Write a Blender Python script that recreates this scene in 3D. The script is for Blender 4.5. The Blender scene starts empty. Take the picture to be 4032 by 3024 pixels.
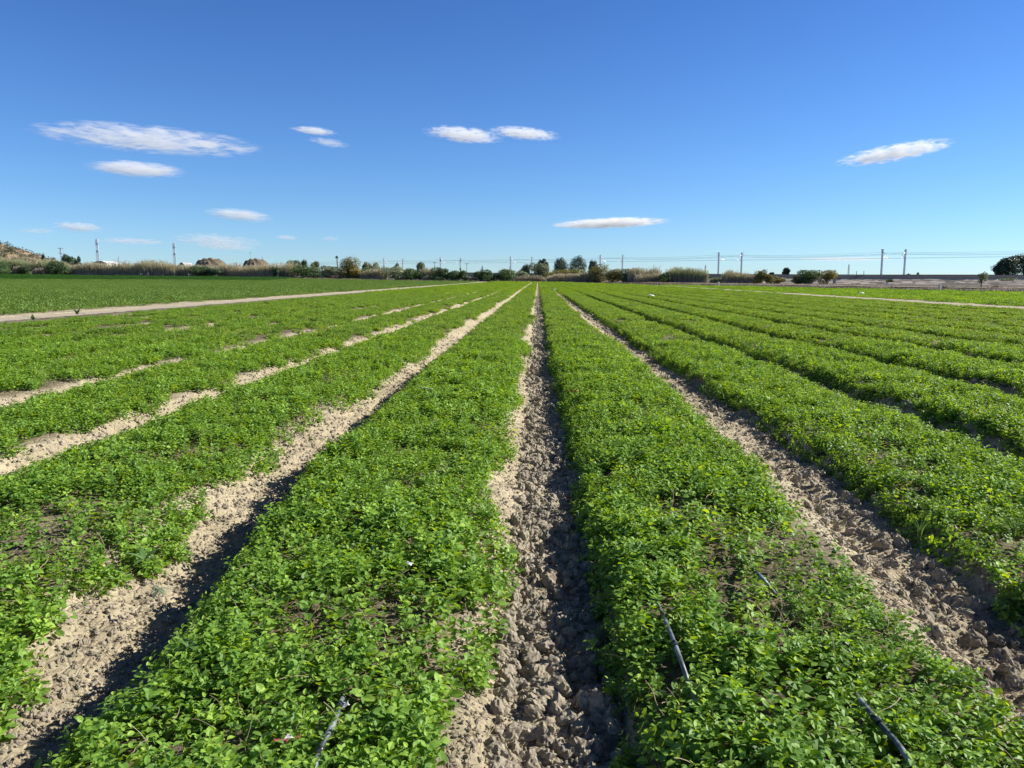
import bpy, math, random
import numpy as np
from mathutils import Vector, Matrix, Euler

SC = bpy.context.scene
COL = SC.collection
rng = np.random.default_rng(7)
random.seed(7)
PI = math.pi

# ------------------------------------------------------------------ camera
F = 3030.0                      # focal length in pixels of the 4032 x 3024 photograph
CAMZ = 1.5
PITCH = math.atan((1512 - 1095) / F)
YAW = math.atan((2118 - 2016) / F * math.cos(PITCH))
cd = bpy.data.cameras.new("camera")
cam = bpy.data.objects.new("camera", cd)
COL.objects.link(cam)
cd.sensor_width = 36.0
cd.lens = 36.0 * F / 4032
cd.clip_start = 0.05
cd.clip_end = 60000
cam.location = (0, 0, CAMZ)
cam.rotation_euler = (PI / 2 - PITCH, 0, YAW)
SC.camera = cam

# ------------------------------------------------------------------ world and sun
SUN_EL = math.radians(32)
SUN_AZ = math.radians(76)       # from +Y towards +X
w = bpy.data.worlds.new("World")
SC.world = w
w.use_nodes = True
nt = w.node_tree
sky = nt.nodes.new("ShaderNodeTexSky")
sky.sky_type = 'NISHITA'
sky.sun_disc = False
sky.sun_elevation = SUN_EL
sky.sun_rotation = SUN_AZ
sky.altitude = 0
sky.air_density = 1.0
sky.dust_density = 0.0
sky.ozone_density = 1.5
tc = nt.nodes.new("ShaderNodeTexCoord")
sx = nt.nodes.new("ShaderNodeSeparateXYZ")
nt.links.new(tc.outputs["Generated"], sx.inputs[0])
rp = nt.nodes.new("ShaderNodeValToRGB")
while len(rp.color_ramp.elements) < 5: rp.color_ramp.elements.new(0.5)
for e, (p, c) in zip(rp.color_ramp.elements, [(0.0, (.67, 1.03, 1.68)), (0.10, (.56, .92, 1.50)), (0.33, (.41, .76, 1.38)), (0.5, (.36, .56, .95)), (0.8, (.32, .40, .60))]):
    e.position = p; e.color = (*c, 1)
nt.links.new(sx.outputs[2], rp.inputs[0])
mx = nt.nodes.new("ShaderNodeMix"); mx.data_type = 'RGBA'; mx.blend_type = 'MULTIPLY'; mx.inputs[0].default_value = 1.0
nt.links.new(sky.outputs[0], mx.inputs[6]); nt.links.new(rp.outputs[0], mx.inputs[7])
nt.links.new(mx.outputs[2], nt.nodes["Background"].inputs[0])
nt.nodes["Background"].inputs[1].default_value = 0.06
sd = bpy.data.lights.new("sun", 'SUN')
sd.energy = 5.0
sd.angle = math.radians(0.53)
sd.color = (1.0, 0.965, 0.88)
sun = bpy.data.objects.new("sun", sd)
COL.objects.link(sun)
sv = Vector((math.sin(SUN_AZ) * math.cos(SUN_EL), math.cos(SUN_AZ) * math.cos(SUN_EL), math.sin(SUN_EL)))
sun.rotation_euler = sv.to_track_quat('Z', 'Y').to_euler()
SC.view_settings.view_transform = 'Standard'
SC.view_settings.look = 'None'
SC.view_settings.exposure = 0.7
SC.view_settings.gamma = 1.0
SC.cycles.volume_bounces = 14
SC.cycles.max_bounces = 16
SC.cycles.diffuse_bounces = 2
SC.cycles.transmission_bounces = 4
SC.cycles.transparent_max_bounces = 8

# ------------------------------------------------------------------ helpers
cP, sP, cY, sY = math.cos(PITCH), math.sin(PITCH), math.cos(YAW), math.sin(YAW)
def ray(px, py):
    a, b = (px - 2016) / F, (1512 - py) / F
    fwd, up = cP + b * sP, -sP + b * cP
    return Vector((a * cY - fwd * sY, a * sY + fwd * cY, up))
def at(px, py, Y):
    d = ray(px, py)
    return Vector((0, 0, CAMZ)) + d * (Y / d.y)
def on_z(px, py, z=0.0):
    d = ray(px, py)
    return Vector((0, 0, CAMZ)) + d * ((z - CAMZ) / d.z)

def hash2(ix, iy, seed):
    n = (ix.astype(np.int64) * 374761393 + iy.astype(np.int64) * 668265263 + seed * 974634777) & 0xffffffff
    n = ((n ^ (n >> 13)) * 1274126177) & 0xffffffff
    n = ((n ^ (n >> 16)) * 2246822519) & 0xffffffff
    return ((n ^ (n >> 15)) & 0xffffff) / float(0xffffff)
def vn(x, y, seed=0):
    x = np.asarray(x, float); y = np.asarray(y, float)
    ix, iy = np.floor(x), np.floor(y)
    fx, fy = x - ix, y - iy
    fx, fy = fx * fx * (3 - 2 * fx), fy * fy * (3 - 2 * fy)
    a, b = hash2(ix, iy, seed), hash2(ix + 1, iy, seed)
    c, d = hash2(ix, iy + 1, seed), hash2(ix + 1, iy + 1, seed)
    return (a * (1 - fx) + b * fx) * (1 - fy) + (c * (1 - fx) + d * fx) * fy
def fbm(x, y, seed=0, o=4):
    s, a, t = 0, 1.0, 0
    for i in range(o):
        s = s + a * vn(x * 2 ** i, y * 2 ** i, seed + i * 17); t += a; a *= .5
    return s / t
def sstep(a, b, x):
    t = np.clip((np.asarray(x, float) - a) / (b - a), 0, 1)
    return t * t * (3 - 2 * t)

def mesh_np(name, V, Fc, tint=None, smooth=False):
    """V (n,3), Fc (m,k) all faces the same size."""
    me = bpy.data.meshes.new(name)
    V = np.asarray(V, np.float32); Fc = np.asarray(Fc, np.int32)
    m, k = Fc.shape
    me.vertices.add(len(V)); me.vertices.foreach_set("co", V.ravel())
    me.loops.add(m * k); me.loops.foreach_set("vertex_index", Fc.ravel())
    me.polygons.add(m); me.polygons.foreach_set("loop_start", np.arange(0, m * k, k, dtype=np.int32))
    me.polygons.foreach_set("use_smooth", np.full(m, smooth))
    if tint is not None:
        at_ = me.attributes.new("tint", 'FLOAT', 'POINT')
        at_.data.foreach_set("value", np.asarray(tint, np.float32))
    me.update(calc_edges=True)
    return me

def tag(o, label=None, cat=None, group=None, kind=None):
    if label: o["label"] = label
    if cat: o["category"] = cat
    if group: o["group"] = group
    if kind: o["kind"] = kind
    return o
def add(name, me, mat=None, parent=None, loc=None, rot=None):
    o = bpy.data.objects.new(name, me)
    COL.objects.link(o)
    if mat is not None:
        if me.materials: pass
        else: me.materials.append(mat)
    if parent is not None: o.parent = parent
    if loc is not None: o.location = loc
    if rot is not None: o.rotation_euler = rot
    return o
def thing(name, label, cat, loc=(0, 0, 0), rotz=0, group=None):
    o = bpy.data.objects.new(name, None)
    COL.objects.link(o)
    o.location = loc; o.rotation_euler = (0, 0, rotz)
    o.empty_display_size = 0.3
    return tag(o, label, cat, group)
def copy_tree(o, parent=None):
    c = o.copy(); COL.objects.link(c); c.parent = parent
    for ch in list(o.children): copy_tree(ch, c)
    return c

class MB:
    """collects boxes, bars and tubes into one mesh"""
    def __init__(s): s.v, s.f = [], []
    def box(s, x0, y0, z0, x1, y1, z1):
        n = len(s.v)
        s.v += [(x0, y0, z0), (x1, y0, z0), (x1, y1, z0), (x0, y1, z0), (x0, y0, z1), (x1, y0, z1), (x1, y1, z1), (x0, y1, z1)]
        s.f += [tuple(n + i for i in q) for q in ((3, 2, 1, 0), (4, 5, 6, 7), (0, 1, 5, 4), (1, 2, 6, 5), (2, 3, 7, 6), (3, 0, 4, 7))]
        return s
    def tube(s, pts, r, n=6, cap=True):
        pts = [Vector(p) for p in pts]
        rs = r if isinstance(r, (list, tuple)) else [r] * len(pts)
        base = len(s.v)
        for i, p in enumerate(pts):
            d = (pts[min(i + 1, len(pts) - 1)] - pts[max(i - 1, 0)]).normalized()
            u = d.cross(Vector((0, 0, 1)))
            if u.length < 0.05: u = Vector((1, 0, 0))
            u.normalize(); v = d.cross(u).normalized()
            for k in range(n):
                a = 2 * PI * k / n
                q = p + (u * math.cos(a) + v * math.sin(a)) * rs[i]
                s.v.append(tuple(q))
        for i in range(len(pts) - 1):
            for k in range(n):
                a, b = base + i * n + k, base + i * n + (k + 1) % n
                s.f.append((a, b, b + n, a + n))
        if cap:
            s.f.append(tuple(base + k for k in range(n)))
            s.f.append(tuple(base + (len(pts) - 1) * n + k for k in reversed(range(n))))
        return s
    def build(s, name, mat, parent=None, loc=None, smooth=False):
        me = bpy.data.meshes.new(name)
        me.from_pydata(s.v, [], s.f); me.update()
        if smooth:
            me.polygons.foreach_set("use_smooth", [True] * len(me.polygons))
        return add(name, me, mat, parent, loc)

# ------------------------------------------------------------------ materials
def newmat(name):
    m = bpy.data.materials.new(name); m.use_nodes = True
    return m, m.node_tree, m.node_tree.nodes["Principled BSDF"], m.node_tree.nodes["Material Output"]
def N(t, typ, **kw):
    n = t.nodes.new(typ)
    for k, v in kw.items(): setattr(n, k, v)
    return n
def ramp(t, fac, stops):
    r = N(t, "ShaderNodeValToRGB")
    el = r.color_ramp.elements
    while len(el) < len(stops): el.new(0.5)
    for e, (p, c) in zip(el, stops):
        e.position = p; e.color = (*c, 1)
    t.links.new(fac, r.inputs[0])
    return r.outputs[0]
def math_(t, op, a, b=None, c=None):
    n = N(t, "ShaderNodeMath", operation=op)
    for i, v in enumerate((a, b, c)):
        if v is None: continue
        if isinstance(v, (int, float)): n.inputs[i].default_value = v
        else: t.links.new(v, n.inputs[i])
    return n.outputs[0]
def noise(t, scale, detail=4, rough=0.55, coord=None, dist=0.0):
    n = N(t, "ShaderNodeTexNoise")
    n.inputs["Scale"].default_value = scale; n.inputs["Detail"].default_value = detail
    n.inputs["Roughness"].default_value = rough; n.inputs["Distortion"].default_value = dist
    if coord is None:
        coord = N(t, "ShaderNodeNewGeometry").outputs["Position"]
    t.links.new(coord, n.inputs["Vector"])
    return n.outputs["Fac"]
def bump(t, bs, h, strength, dist):
    b = N(t, "ShaderNodeBump")
    b.inputs["Strength"].default_value = strength; b.inputs["Distance"].default_value = dist
    t.links.new(h, b.inputs["Height"]); t.links.new(b.outputs[0], bs.inputs["Normal"])

def leaf_mat(name, dark, mid, light, trans=0.35, transc=None, rough=0.45, spec=0.4):
    m, t, bs, out = newmat(name)
    a = N(t, "ShaderNodeAttribute", attribute_name="tint").outputs["Fac"]
    oi = N(t, "ShaderNodeObjectInfo").outputs["Random"]
    f = math_(t, 'ADD', math_(t, 'MULTIPLY', a, 0.7), math_(t, 'MULTIPLY', oi, 0.3))
    c = ramp(t, f, [(0.0, dark), (0.5, mid), (1.0, light)])
    dm = N(t, "ShaderNodeMix", data_type='RGBA')      # withered brown leaves carry a tint above 1.5
    t.links.new(math_(t, 'GREATER_THAN', a, 1.5), dm.inputs[0]); t.links.new(c, dm.inputs[6]); dm.inputs[7].default_value = (.30, .23, .13, 1)
    c = dm.outputs[2]
    t.links.new(c, bs.inputs["Base Color"])
    bs.inputs["Roughness"].default_value = rough
    bs.inputs["Specular IOR Level"].default_value = spec
    if trans > 0:
        tr = N(t, "ShaderNodeBsdfTranslucent")
        mx = N(t, "ShaderNodeMix", data_type='RGBA', blend_type='MULTIPLY')
        mx.inputs[0].default_value = 1.0
        t.links.new(c, mx.inputs[6]); mx.inputs[7].default_value = (*(transc or (1.5, 1.35, 0.5)), 1)
        t.links.new(mx.outputs[2], tr.inputs[0])
        ms = N(t, "ShaderNodeMixShader"); ms.inputs[0].default_value = trans
        t.links.new(bs.outputs[0], ms.inputs[1]); t.links.new(tr.outputs[0], ms.inputs[2])
        t.links.new(ms.outputs[0], out.inputs[0])
    return m
def flat_mat(name, c, rough=0.6, metal=0.0, c2=None, nscale=3.0, bmp=0.0):
    m, t, bs, out = newmat(name)
    bs.inputs["Roughness"].default_value = rough; bs.inputs["Metallic"].default_value = metal
    c2 = c2 or tuple(x * 0.75 for x in c)
    co = N(t, "ShaderNodeTexCoord").outputs["Object"]
    nf = noise(t, nscale, 5, 0.6, co)
    t.links.new(ramp(t, nf, [(0.3, c2), (0.7, c)]), bs.inputs["Base Color"])
    if bmp: bump(t, bs, nf, 0.6, bmp)
    return m

def soil_mat(name, light, mid, dark, crumb=1.0):
    m, t, bs, out = newmat(name)
    g = N(t, "ShaderNodeNewGeometry").outputs["Position"]
    n1 = noise(t, 1.3, 5, 0.6, g); n2 = noise(t, 28, 6, 0.7, g); n3 = noise(t, 0.12, 4, 0.5, g)
    f = math_(t, 'ADD', math_(t, 'MULTIPLY', n1, 0.45), math_(t, 'ADD', math_(t, 'MULTIPLY', n2, 0.4), math_(t, 'MULTIPLY', n3, 0.15)))
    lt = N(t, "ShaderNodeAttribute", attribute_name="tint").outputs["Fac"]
    lm = N(t, "ShaderNodeMix", data_type='RGBA')      # ridge tops: dead stem litter, darkened to paint the shade in leaf gaps
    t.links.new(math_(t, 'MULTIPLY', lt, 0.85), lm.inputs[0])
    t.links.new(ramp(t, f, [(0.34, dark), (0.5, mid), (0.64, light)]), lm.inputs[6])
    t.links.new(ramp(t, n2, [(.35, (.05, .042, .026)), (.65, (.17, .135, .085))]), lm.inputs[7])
    t.links.new(lm.outputs[2], bs.inputs["Base Color"])
    bs.inputs["Roughness"].default_value = 0.95; bs.inputs["Specular IOR Level"].default_value = 0.15
    vo = N(t, "ShaderNodeTexVoronoi", feature='DISTANCE_TO_EDGE'); vo.inputs["Scale"].default_value = 16
    t.links.new(g, vo.inputs["Vector"])
    h = math_(t, 'ADD', math_(t, 'MULTIPLY', noise(t, 60, 6, 0.75, g), 0.6), math_(t, 'MULTIPLY', math_(t, 'MINIMUM', vo.outputs["Distance"], 0.12), 3.0))
    bump(t, bs, h, 0.8 * crumb, 0.02)
    return m

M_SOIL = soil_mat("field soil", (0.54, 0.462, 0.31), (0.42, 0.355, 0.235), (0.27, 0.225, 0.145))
M_CLOD = soil_mat("clod soil", (0.47, 0.41, 0.30), (0.365, 0.315, 0.235), (0.215, 0.185, 0.135))
M_PATH = soil_mat("track soil", (0.50, 0.425, 0.31), (0.44, 0.37, 0.27), (0.34, 0.285, 0.205), 0.4)
M_ROUGH = soil_mat("rough ground", (0.19, 0.155, 0.12), (0.13, 0.108, 0.085), (0.07, 0.062, 0.05))
M_MINT = leaf_mat("mint leaf", (0.050, 0.115, 0.018), (0.165, 0.305, 0.045), (0.41, 0.58, 0.080), 0.34, (2.3, 1.9, 0.2), 0.52, 0.30)
M_MINTFAR = leaf_mat("mint canopy leaf", (0.060, 0.130, 0.014), (0.16, 0.30, 0.032), (0.35, 0.51, 0.050), 0.38, (2.3, 1.9, 0.2), 0.6, 0.18)
M_MINTLEFT = leaf_mat("left field leaf", (0.07, 0.125, 0.022), (0.155, 0.255, 0.048), (0.28, 0.39, 0.10), 0.25, (1.6, 1.5, 0.35), 0.5, 0.3)
M_ALF = leaf_mat("tall crop leaf", (0.030, 0.095, 0.012), (0.050, 0.145, 0.018), (0.08, 0.19, 0.026), 0.35)
M_STRAW = leaf_mat("dry stem", (0.22, 0.16, 0.10), (0.36, 0.28, 0.18), (0.55, 0.46, 0.32), 0.15, (1, .9, .7), 0.7, 0.2)
M_STEM = leaf_mat("mint stem", (0.05, 0.05, 0.02), (0.09, 0.08, 0.035), (0.12, 0.12, 0.05), 0.0)

# ------------------------------------------------------------------ terrain
S = 1.8
X0 = 0.20                        # a furrow bottom; the others lie S apart
PLOT_L, PLOT_R = -15.75, 20.05     # crop rows between the two dirt tracks
TRK_L0 = -18.9
STRIP_L = 21.5
def bound_x(y): return np.interp(y, [30, 60, 89, 158, 215, 262], [50, 45, 38, 20, 12, 9])      # right edge of the field
def bound_y(x): return np.interp(x, [9, 12, 20, 38, 45, 50], [262, 215, 158, 89, 60, 30])
def road_x(y): return np.interp(y, [40, 60, 106, 132, 250, 300], [92, 82, 67, 56, 31, 22])
ZL = ([-300, -210, -150, -93, -41, 0], [3.4, 2.75, 1.95, 1.4, 0.35, 0.0])
def base_z(x, y):
    x = np.asarray(x, float); y = np.asarray(y, float)
    z = np.interp(x, *ZL) * sstep(205, 272, y)
    off = x - road_x(y)
    inr = (y > 30) & (y < 262)
    z = z + np.where(inr, 0.16 * sstep(-4, -2, off) * (1 - sstep(2, 5, off)), 0) * sstep(262, 240, y)
    return z
PT = np.array([0, .03, .09, .17, .30, .7, 1.10, 1.28, 1.48, 1.68, 1.8])
PZ = np.array([0, .02, .16, .225, .245, .25, .235, .205, .11, .03, 0])
def in_rows(x, y):
    return (x > PLOT_L) & (x < PLOT_R) & (y < bound_y(x))
def xf(k, y):
    """where furrow K runs at Y: the straight line, a slight wander, and the bends seen near the camera"""
    k = np.asarray(k, float); y = np.asarray(y, float)
    sh = np.where(k == -1, np.interp(y, [2.2, 2.8, 3.6, 5.2], [.27, .22, .12, 0]), 0) + np.where(k == 1, np.interp(y, [2.2, 3.2, 5], [-.14, -.06, .03]), 0)
    return X0 + k * S + sh + (fbm(k * 7.3 + y * 0, y * 0.35, 5, 2) - .5) * 0.08
def row_of(x, y):
    k = np.floor((x - X0) / S)
    k = np.where(x < xf(k, y), k - 1, k); k = np.where(x >= xf(k + 1, y), k + 1, k)
    return k
def row_t(x, y):
    k = row_of(x, y); a = xf(k, y)
    return (x - a) / (xf(k + 1, y) - a) * S
def row_z(x, y):
    """ridges and furrows without fine roughness"""
    t = row_t(x, y); k = row_of(x, y) + (t > .9)
    fill = np.where(k == 0, .105, np.where(k == 1, .09, np.where(k == 2, .04, .0)))     # loose clods partly fill these furrows
    return np.maximum(np.interp(t, PT, PZ) * np.where(row_of(x, y) >= 1, .78, 1.0), fill + .03 * (fbm(x * 2.5, y * 1.7, 97, 2) - .5) * (fill > 0)), t
def soil_z(x, y, fine=True):
    x = np.asarray(x, float); y = np.asarray(y, float)
    z = base_z(x, y)
    rz, t = row_z(x, y)
    inr = in_rows(x, y)
    strip = (x > STRIP_L) & (x < bound_x(y) - 1.0)
    leftp = x < TRK_L0
    z = z + np.where(inr, rz, np.where(strip, 0.20, np.where(leftp, 0.14, 0.06)))
    if fine:
        bare = np.where(inr, np.clip(1 - np.abs(t - 1.58) / 0.42, 0, 1) + np.clip(1 - t / 0.2, 0, 1), 0.25)
        z = z + (fbm(x * 9, y * 7, 31, 4) - .5) * (0.035 + 0.06 * bare) + (fbm(x * 28, y * 24, 57, 2) - .5) * 0.016
    return z

def grid(xs, ys, zf):
    X, Y = np.meshgrid(xs, ys)
    Z = zf(X, Y)
    V = np.stack([X.ravel(), Y.ravel(), Z.ravel()], 1)
    nx, ny = len(xs), len(ys)
    i = (np.arange(ny - 1)[:, None] * nx + np.arange(nx - 1)[None, :]).ravel()
    return V, np.stack([i, i + 1, i + nx + 1, i + nx], 1)
def join(parts):
    Vs, Fs, n = [], [], 0
    for V, Fc in parts:
        Vs.append(V); Fs.append(Fc + n); n += len(V)
    return np.concatenate(Vs), np.concatenate(Fs)

g1 = grid(np.arange(-8, 8.01, 0.022), np.arange(-1.5, 9.6, 0.022), soil_z)
g2 = grid(np.arange(-23, 25.5, 0.06), np.arange(9.5, 30.1, 0.09), lambda x, y: soil_z(x, y) - 0.012 * (y < 9.7))
g3 = grid(np.arange(-23, 78, 0.15), np.concatenate([np.arange(30, 90, 0.5), np.arange(90, 266, 1.2)]), lambda x, y: soil_z(x, y, False) + (fbm(x * 3, y * 2, 9, 2) - .5) * 0.03 - 0.01 * (y < 30.2))
keep_ = g3[0][g3[1][:, 0], 0] < bound_x(g3[0][g3[1][:, 0], 1]) + .6
V, Fc = join([g1, g2, (g3[0], g3[1][keep_])])
tt_ = row_t(V[:, 0], V[:, 1])
litter_shade = sstep(.05, .16, tt_) * (1 - sstep(1.12, 1.30, tt_ + .16 * (fbm(V[:, 0] * 3, V[:, 1] * 2.0, 88, 3) - .5))) * in_rows(V[:, 0], V[:, 1])  # litter mask that also paints shade onto the soil under the leaves
o = add("field_soil", mesh_np("field_soil", V, Fc, litter_shade * np.clip(.6 + .8 * fbm(V[:, 0] * 2, V[:, 1] * 2, 89, 2), 0, 1), smooth=True), M_SOIL)
tag(o, "bare tan soil of the ridged mint field with furrows", kind="structure")

ys = np.concatenate([np.arange(-60, 320, 4.0), np.geomspace(320, 9000, 30)])
xs = np.concatenate([-np.geomspace(9000, 330, 25), np.arange(-320, 320, 4.0), np.geomspace(330, 9000, 25)])
def outer(x, y):
    z = base_z(x, y) + (fbm(x * .12, y * .12, 3, 3) - .5) * 0.25 * sstep(266, 280, y)
    inside = (x > -22) & (x < bound_x(y)) & (y > -4) & (y < 266)
    return z - 0.09 - 0.1 * inside
V, Fc = grid(xs, ys, outer)
tag(add("ground", mesh_np("ground", V, Fc, smooth=True), M_ROUGH), "rough grey brown ground round the fields", kind="structure")

def sheet(name, xa, xb, ya, yb, dz, mat, label, dx=0.25, dy=0.6, zf=None):
    xs = np.arange(0, 1.0001, dx); ys = np.arange(ya, yb, dy)
    A, Y = np.meshgrid(xs, ys)
    xl = xa(Y) if callable(xa) else xa; xr = xb(Y) if callable(xb) else xb
    edge = (fbm(Y * 0.6, A * 0 + 2, 77, 3) - .5) * 0.5
    X = xl + (xr - xl) * A + edge * np.where(A < .01, 1, np.where(A > .99, -1, 0))
    Z = (zf or base_z)(X, Y) + dz + (fbm(X * 2, Y * 1.3, 8, 3) - .5) * 0.05
    nx, ny = len(xs), len(ys)
    i = (np.arange(ny - 1)[:, None] * nx + np.arange(nx - 1)[None, :]).ravel()
    o = add(name, mesh_np(name, np.stack([X.ravel(), Y.ravel(), Z.ravel()], 1), np.stack([i, i + 1, i + nx + 1, i + nx], 1), smooth=True), mat)
    return tag(o, label, kind="structure")
sheet("dirt_path", TRK_L0, PLOT_L - 0.1, 8, 268, 0.115, M_PATH, "pale dirt track along the left edge of the mint rows", 0.1, 0.4)
sheet("dirt_path", PLOT_R - 0.35, STRIP_L + 0.1, 12, 158, 0.225, M_PATH, "narrow pale dirt path between the mint rows and the right strip", 0.1, 0.4)
sheet("service_road", lambda y: road_x(y) - 1.7, lambda y: road_x(y) + 1.7, 50, 262, 0.03, M_PATH, "pale service road on the low bank right of the field", 0.25, 1.0)
sheet("headland_path", -90, 6, 264.5, 268.5, 0.05, M_PATH, "pale headland strip across the far end of the field", 0.01, 1.0)

# ------------------------------------------------------------------ crop plants
def leaf_grid(L, W, fold=0.25, curl=0.3, ns=5):
    """ovate leaf along +x; (ns*3) verts, quads"""
    u = np.linspace(0, 1, ns)
    wd = np.array([0.10, 0.82, 1.0, 0.72, 0.03]) if ns == 5 else np.interp(u, [0, .35, .7, 1], [.1, 1, .8, .03])
    V = []
    for i in range(ns):
        x = u[i] * L
        z = -curl * L * u[i] ** 2
        for s in (-1, 0, 1):
            wig = 0.06 * L * math.sin(i * 2.7 + s) if s else 0
            V.append((x * (1 - .06 * abs(s)), s * wd[i] * W / 2, z + abs(s) * fold * wd[i] * W / 2 + wig * .3))
    Fq = []
    for i in range(ns - 1):
        for s in range(2):
            a = i * 3 + s
            Fq.append((a, a + 1, a + 4, a + 3))
    return np.array(V), np.array(Fq)
def rotm(az, el, roll=0.0):
    return np.array(Matrix.Rotation(az, 3, 'Z') @ Matrix.Rotation(-el, 3, 'Y') @ Matrix.Rotation(roll, 3, 'X'))
def shoot(r, levels=4, scale=1.0):
    Vs, Fs, T, n = [], [], [], 0
    h = 0.075 * scale
    a0 = r.uniform(0, PI)
    lean = r.normal(0, .012, 2); off = r.normal(0, .13)
    for j in range(levels):
        f = j / (levels - 1)
        z = h * (0.25 + 0.75 * f)
        L = (0.029, 0.032, 0.028, 0.017)[j] * scale * r.uniform(.85, 1.2) if levels == 4 else 0.028 * scale
        for k in range(2):
            az = a0 + j * PI / 2 + k * PI + r.normal(0, .25)
            el = (0.02 + 0.52 * f) + r.normal(0, .20)
            V, Fq = leaf_grid(L, L * r.uniform(.58, .72), r.uniform(.15, .5), r.uniform(.05, .4))
            V[:, 0] += 0.003
            V = V @ rotm(az, el, r.normal(0, .3)).T
            V += np.array([lean[0] * f, lean[1] * f, z])
            Vs.append(V); Fs.append(Fq + n); n += len(V)
            T.append(np.full(len(V), np.clip(0.24 + 0.40 * f + off + r.normal(0, .14), 0, 1) if r.uniform() > .012 else 2.0))  # lower leaves tinted darker, canopy shade put into their colour
    return np.concatenate(Vs), np.concatenate(Fs), np.concatenate(T)
protos = []
def proto(name, V, Fq, T, mat):
    me = mesh_np(name, V, Fq, T, smooth=False); me.materials.append(mat)
    o = bpy.data.objects.new(name, me)      # never linked to the scene: only its mesh is scattered
    return o
R = np.random.default_rng(21)
SHOOTS = [proto("mint_shoot", *shoot(R), M_MINT) for _ in range(12)]
def diamonds(P, L, W, az, el, T):
    """one folded diamond (2 tris as one quad) per point"""
    n = len(P)
    ca, sa, ce, se = np.cos(az), np.sin(az), np.cos(el), np.sin(el)
    d = np.stack([ca * ce, sa * ce, se], 1); s = np.stack([-sa, ca, np.zeros(n)], 1)
    up = np.cross(d, s)
    L = np.broadcast_to(L, (n,))[:, None]; W = np.broadcast_to(W, (n,))[:, None]
    V = np.stack([P, P + d * L * .5 - s * W * .5 + up * W * .12 * -1, P + d * L, P + d * L * .5 + s * W * .5 - up * W * .12], 1).reshape(-1, 3)
    Fq = np.arange(4 * n).reshape(n, 4)
    return V, Fq, np.repeat(T, 4)
def patch_mid(r):
    ns = 100; sz = 0.30
    P = np.stack([r.uniform(-sz / 2, sz / 2, ns), r.uniform(-sz / 2, sz / 2, ns), r.uniform(0.02, 0.10, ns)], 1)
    P[:, 2] += 0.028 * np.sin(P[:, 0] * 30 + r.uniform(0, 6)) * np.cos(P[:, 1] * 26)
    k = 5
    Pk = np.repeat(P, k, 0); Pk[:, 2] += np.tile(np.array([0, 0, -.012, -.012, .006]), ns)
    az = np.repeat(r.uniform(0, 6.28, ns), k) + np.tile(np.array([0, PI, PI / 2, -PI / 2, 1.]), ns) + r.normal(0, .3, ns * k)
    el = np.tile(np.array([.45, .45, .15, .15, .9]), ns) + r.normal(0, .25, ns * k)
    T = np.clip(np.repeat(r.normal(.5, .18, ns), k) + r.normal(0, .08, ns * k), 0, 1); T[r.uniform(0, 1, ns * k) < .08] = 2.0
    return diamonds(Pk, r.uniform(.022, .034, ns * k), .021, az, el, T)
MIDS = [proto("mint_patch", *patch_mid(R), M_MINT) for _ in range(7)]
def patch_far(r, w=1.30, L=1.0, dens=620, lsz=.055, left=0.06, ragged=0.10):
    n = int(dens * w * L)
    x = r.uniform(left, left + w, n); y = r.uniform(-L / 2 - .04, L / 2 + .04, n)
    right = left + w - .02 + ragged * (vn(y * 3.1 + r.uniform(0, 50), y * 0, 3) - .7) * 2
    lf = left + .05 * vn(y * 5 + 9, y * 0, 4)
    keep = (x < right) & (x > lf)
    x, y = x[keep], y[keep]; n = len(x)
    z = np.interp(x, PT, PZ) + .02 + 0.17 * (.35 + .65 * r.uniform(0, 1, n)) * np.clip(2.2 * fbm(x * 3.5 + r.uniform(0, 50), y * 3.5, 2, 2) - .55, .1, 1.3)
    m_ = n // 7                                        # leaves hanging down the steep left flank
    x = np.concatenate([x, r.uniform(-.03, .10, m_)]); y = np.concatenate([y, r.uniform(-L / 2, L / 2, m_)]); z = np.concatenate([z, r.uniform(.02, .24, m_)]); n = len(x)
    P = np.stack([x, y, z], 1)
    T = np.clip(0.15 + .7 * fbm(x * 3 + r.uniform(0, 90), y * 3, 8, 2) + r.normal(0, .14, n), 0, 1); T[r.uniform(0, 1, n) < .07] = 2.0
    return diamonds(P, r.uniform(.7, 1.3, n) * lsz, lsz * .75, r.uniform(0, 6.28, n), r.normal(.35, .35, n), T)
FARS = [proto("mint_patch", *patch_far(R, 1.36), M_MINTFAR) for _ in range(7)]
def patch_flat(r, w, L, dens, lsz, zh, mat):
    n = int(dens * w * L)
    x = r.uniform(-w / 2, w / 2, n); y = r.uniform(-L / 2, L / 2, n)
    z = zh * (.3 + .7 * r.uniform(0, 1, n)) * np.clip(2.2 * fbm(x * 2.2 + r.uniform(0, 50), y * 2.2, 2, 2) - .4, .15, 1.5)
    T = np.clip(0.15 + .7 * fbm(x * 2 + r.uniform(0, 90), y * 2, 8, 2) + r.normal(0, .14, n), 0, 1)
    V, Fq, T = diamonds(np.stack([x, y, z], 1), r.uniform(.7, 1.3, n) * lsz, lsz * .75, r.uniform(0, 6.28, n), r.normal(.35, .35, n), T)
    return proto("crop_patch", V, Fq, T, mat)
FLATS = [patch_flat(R, 2.0, 2.0, 420, .075, .22, M_MINTFAR) for _ in range(6)]
LEFTS = [patch_flat(R, 2.0, 2.0, 420, .075, .22, M_MINTLEFT) for _ in range(5)]
TALLS = [patch_flat(R, 2.0, 2.0, 380, .10, .42, M_ALF) for _ in range(4)]

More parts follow.
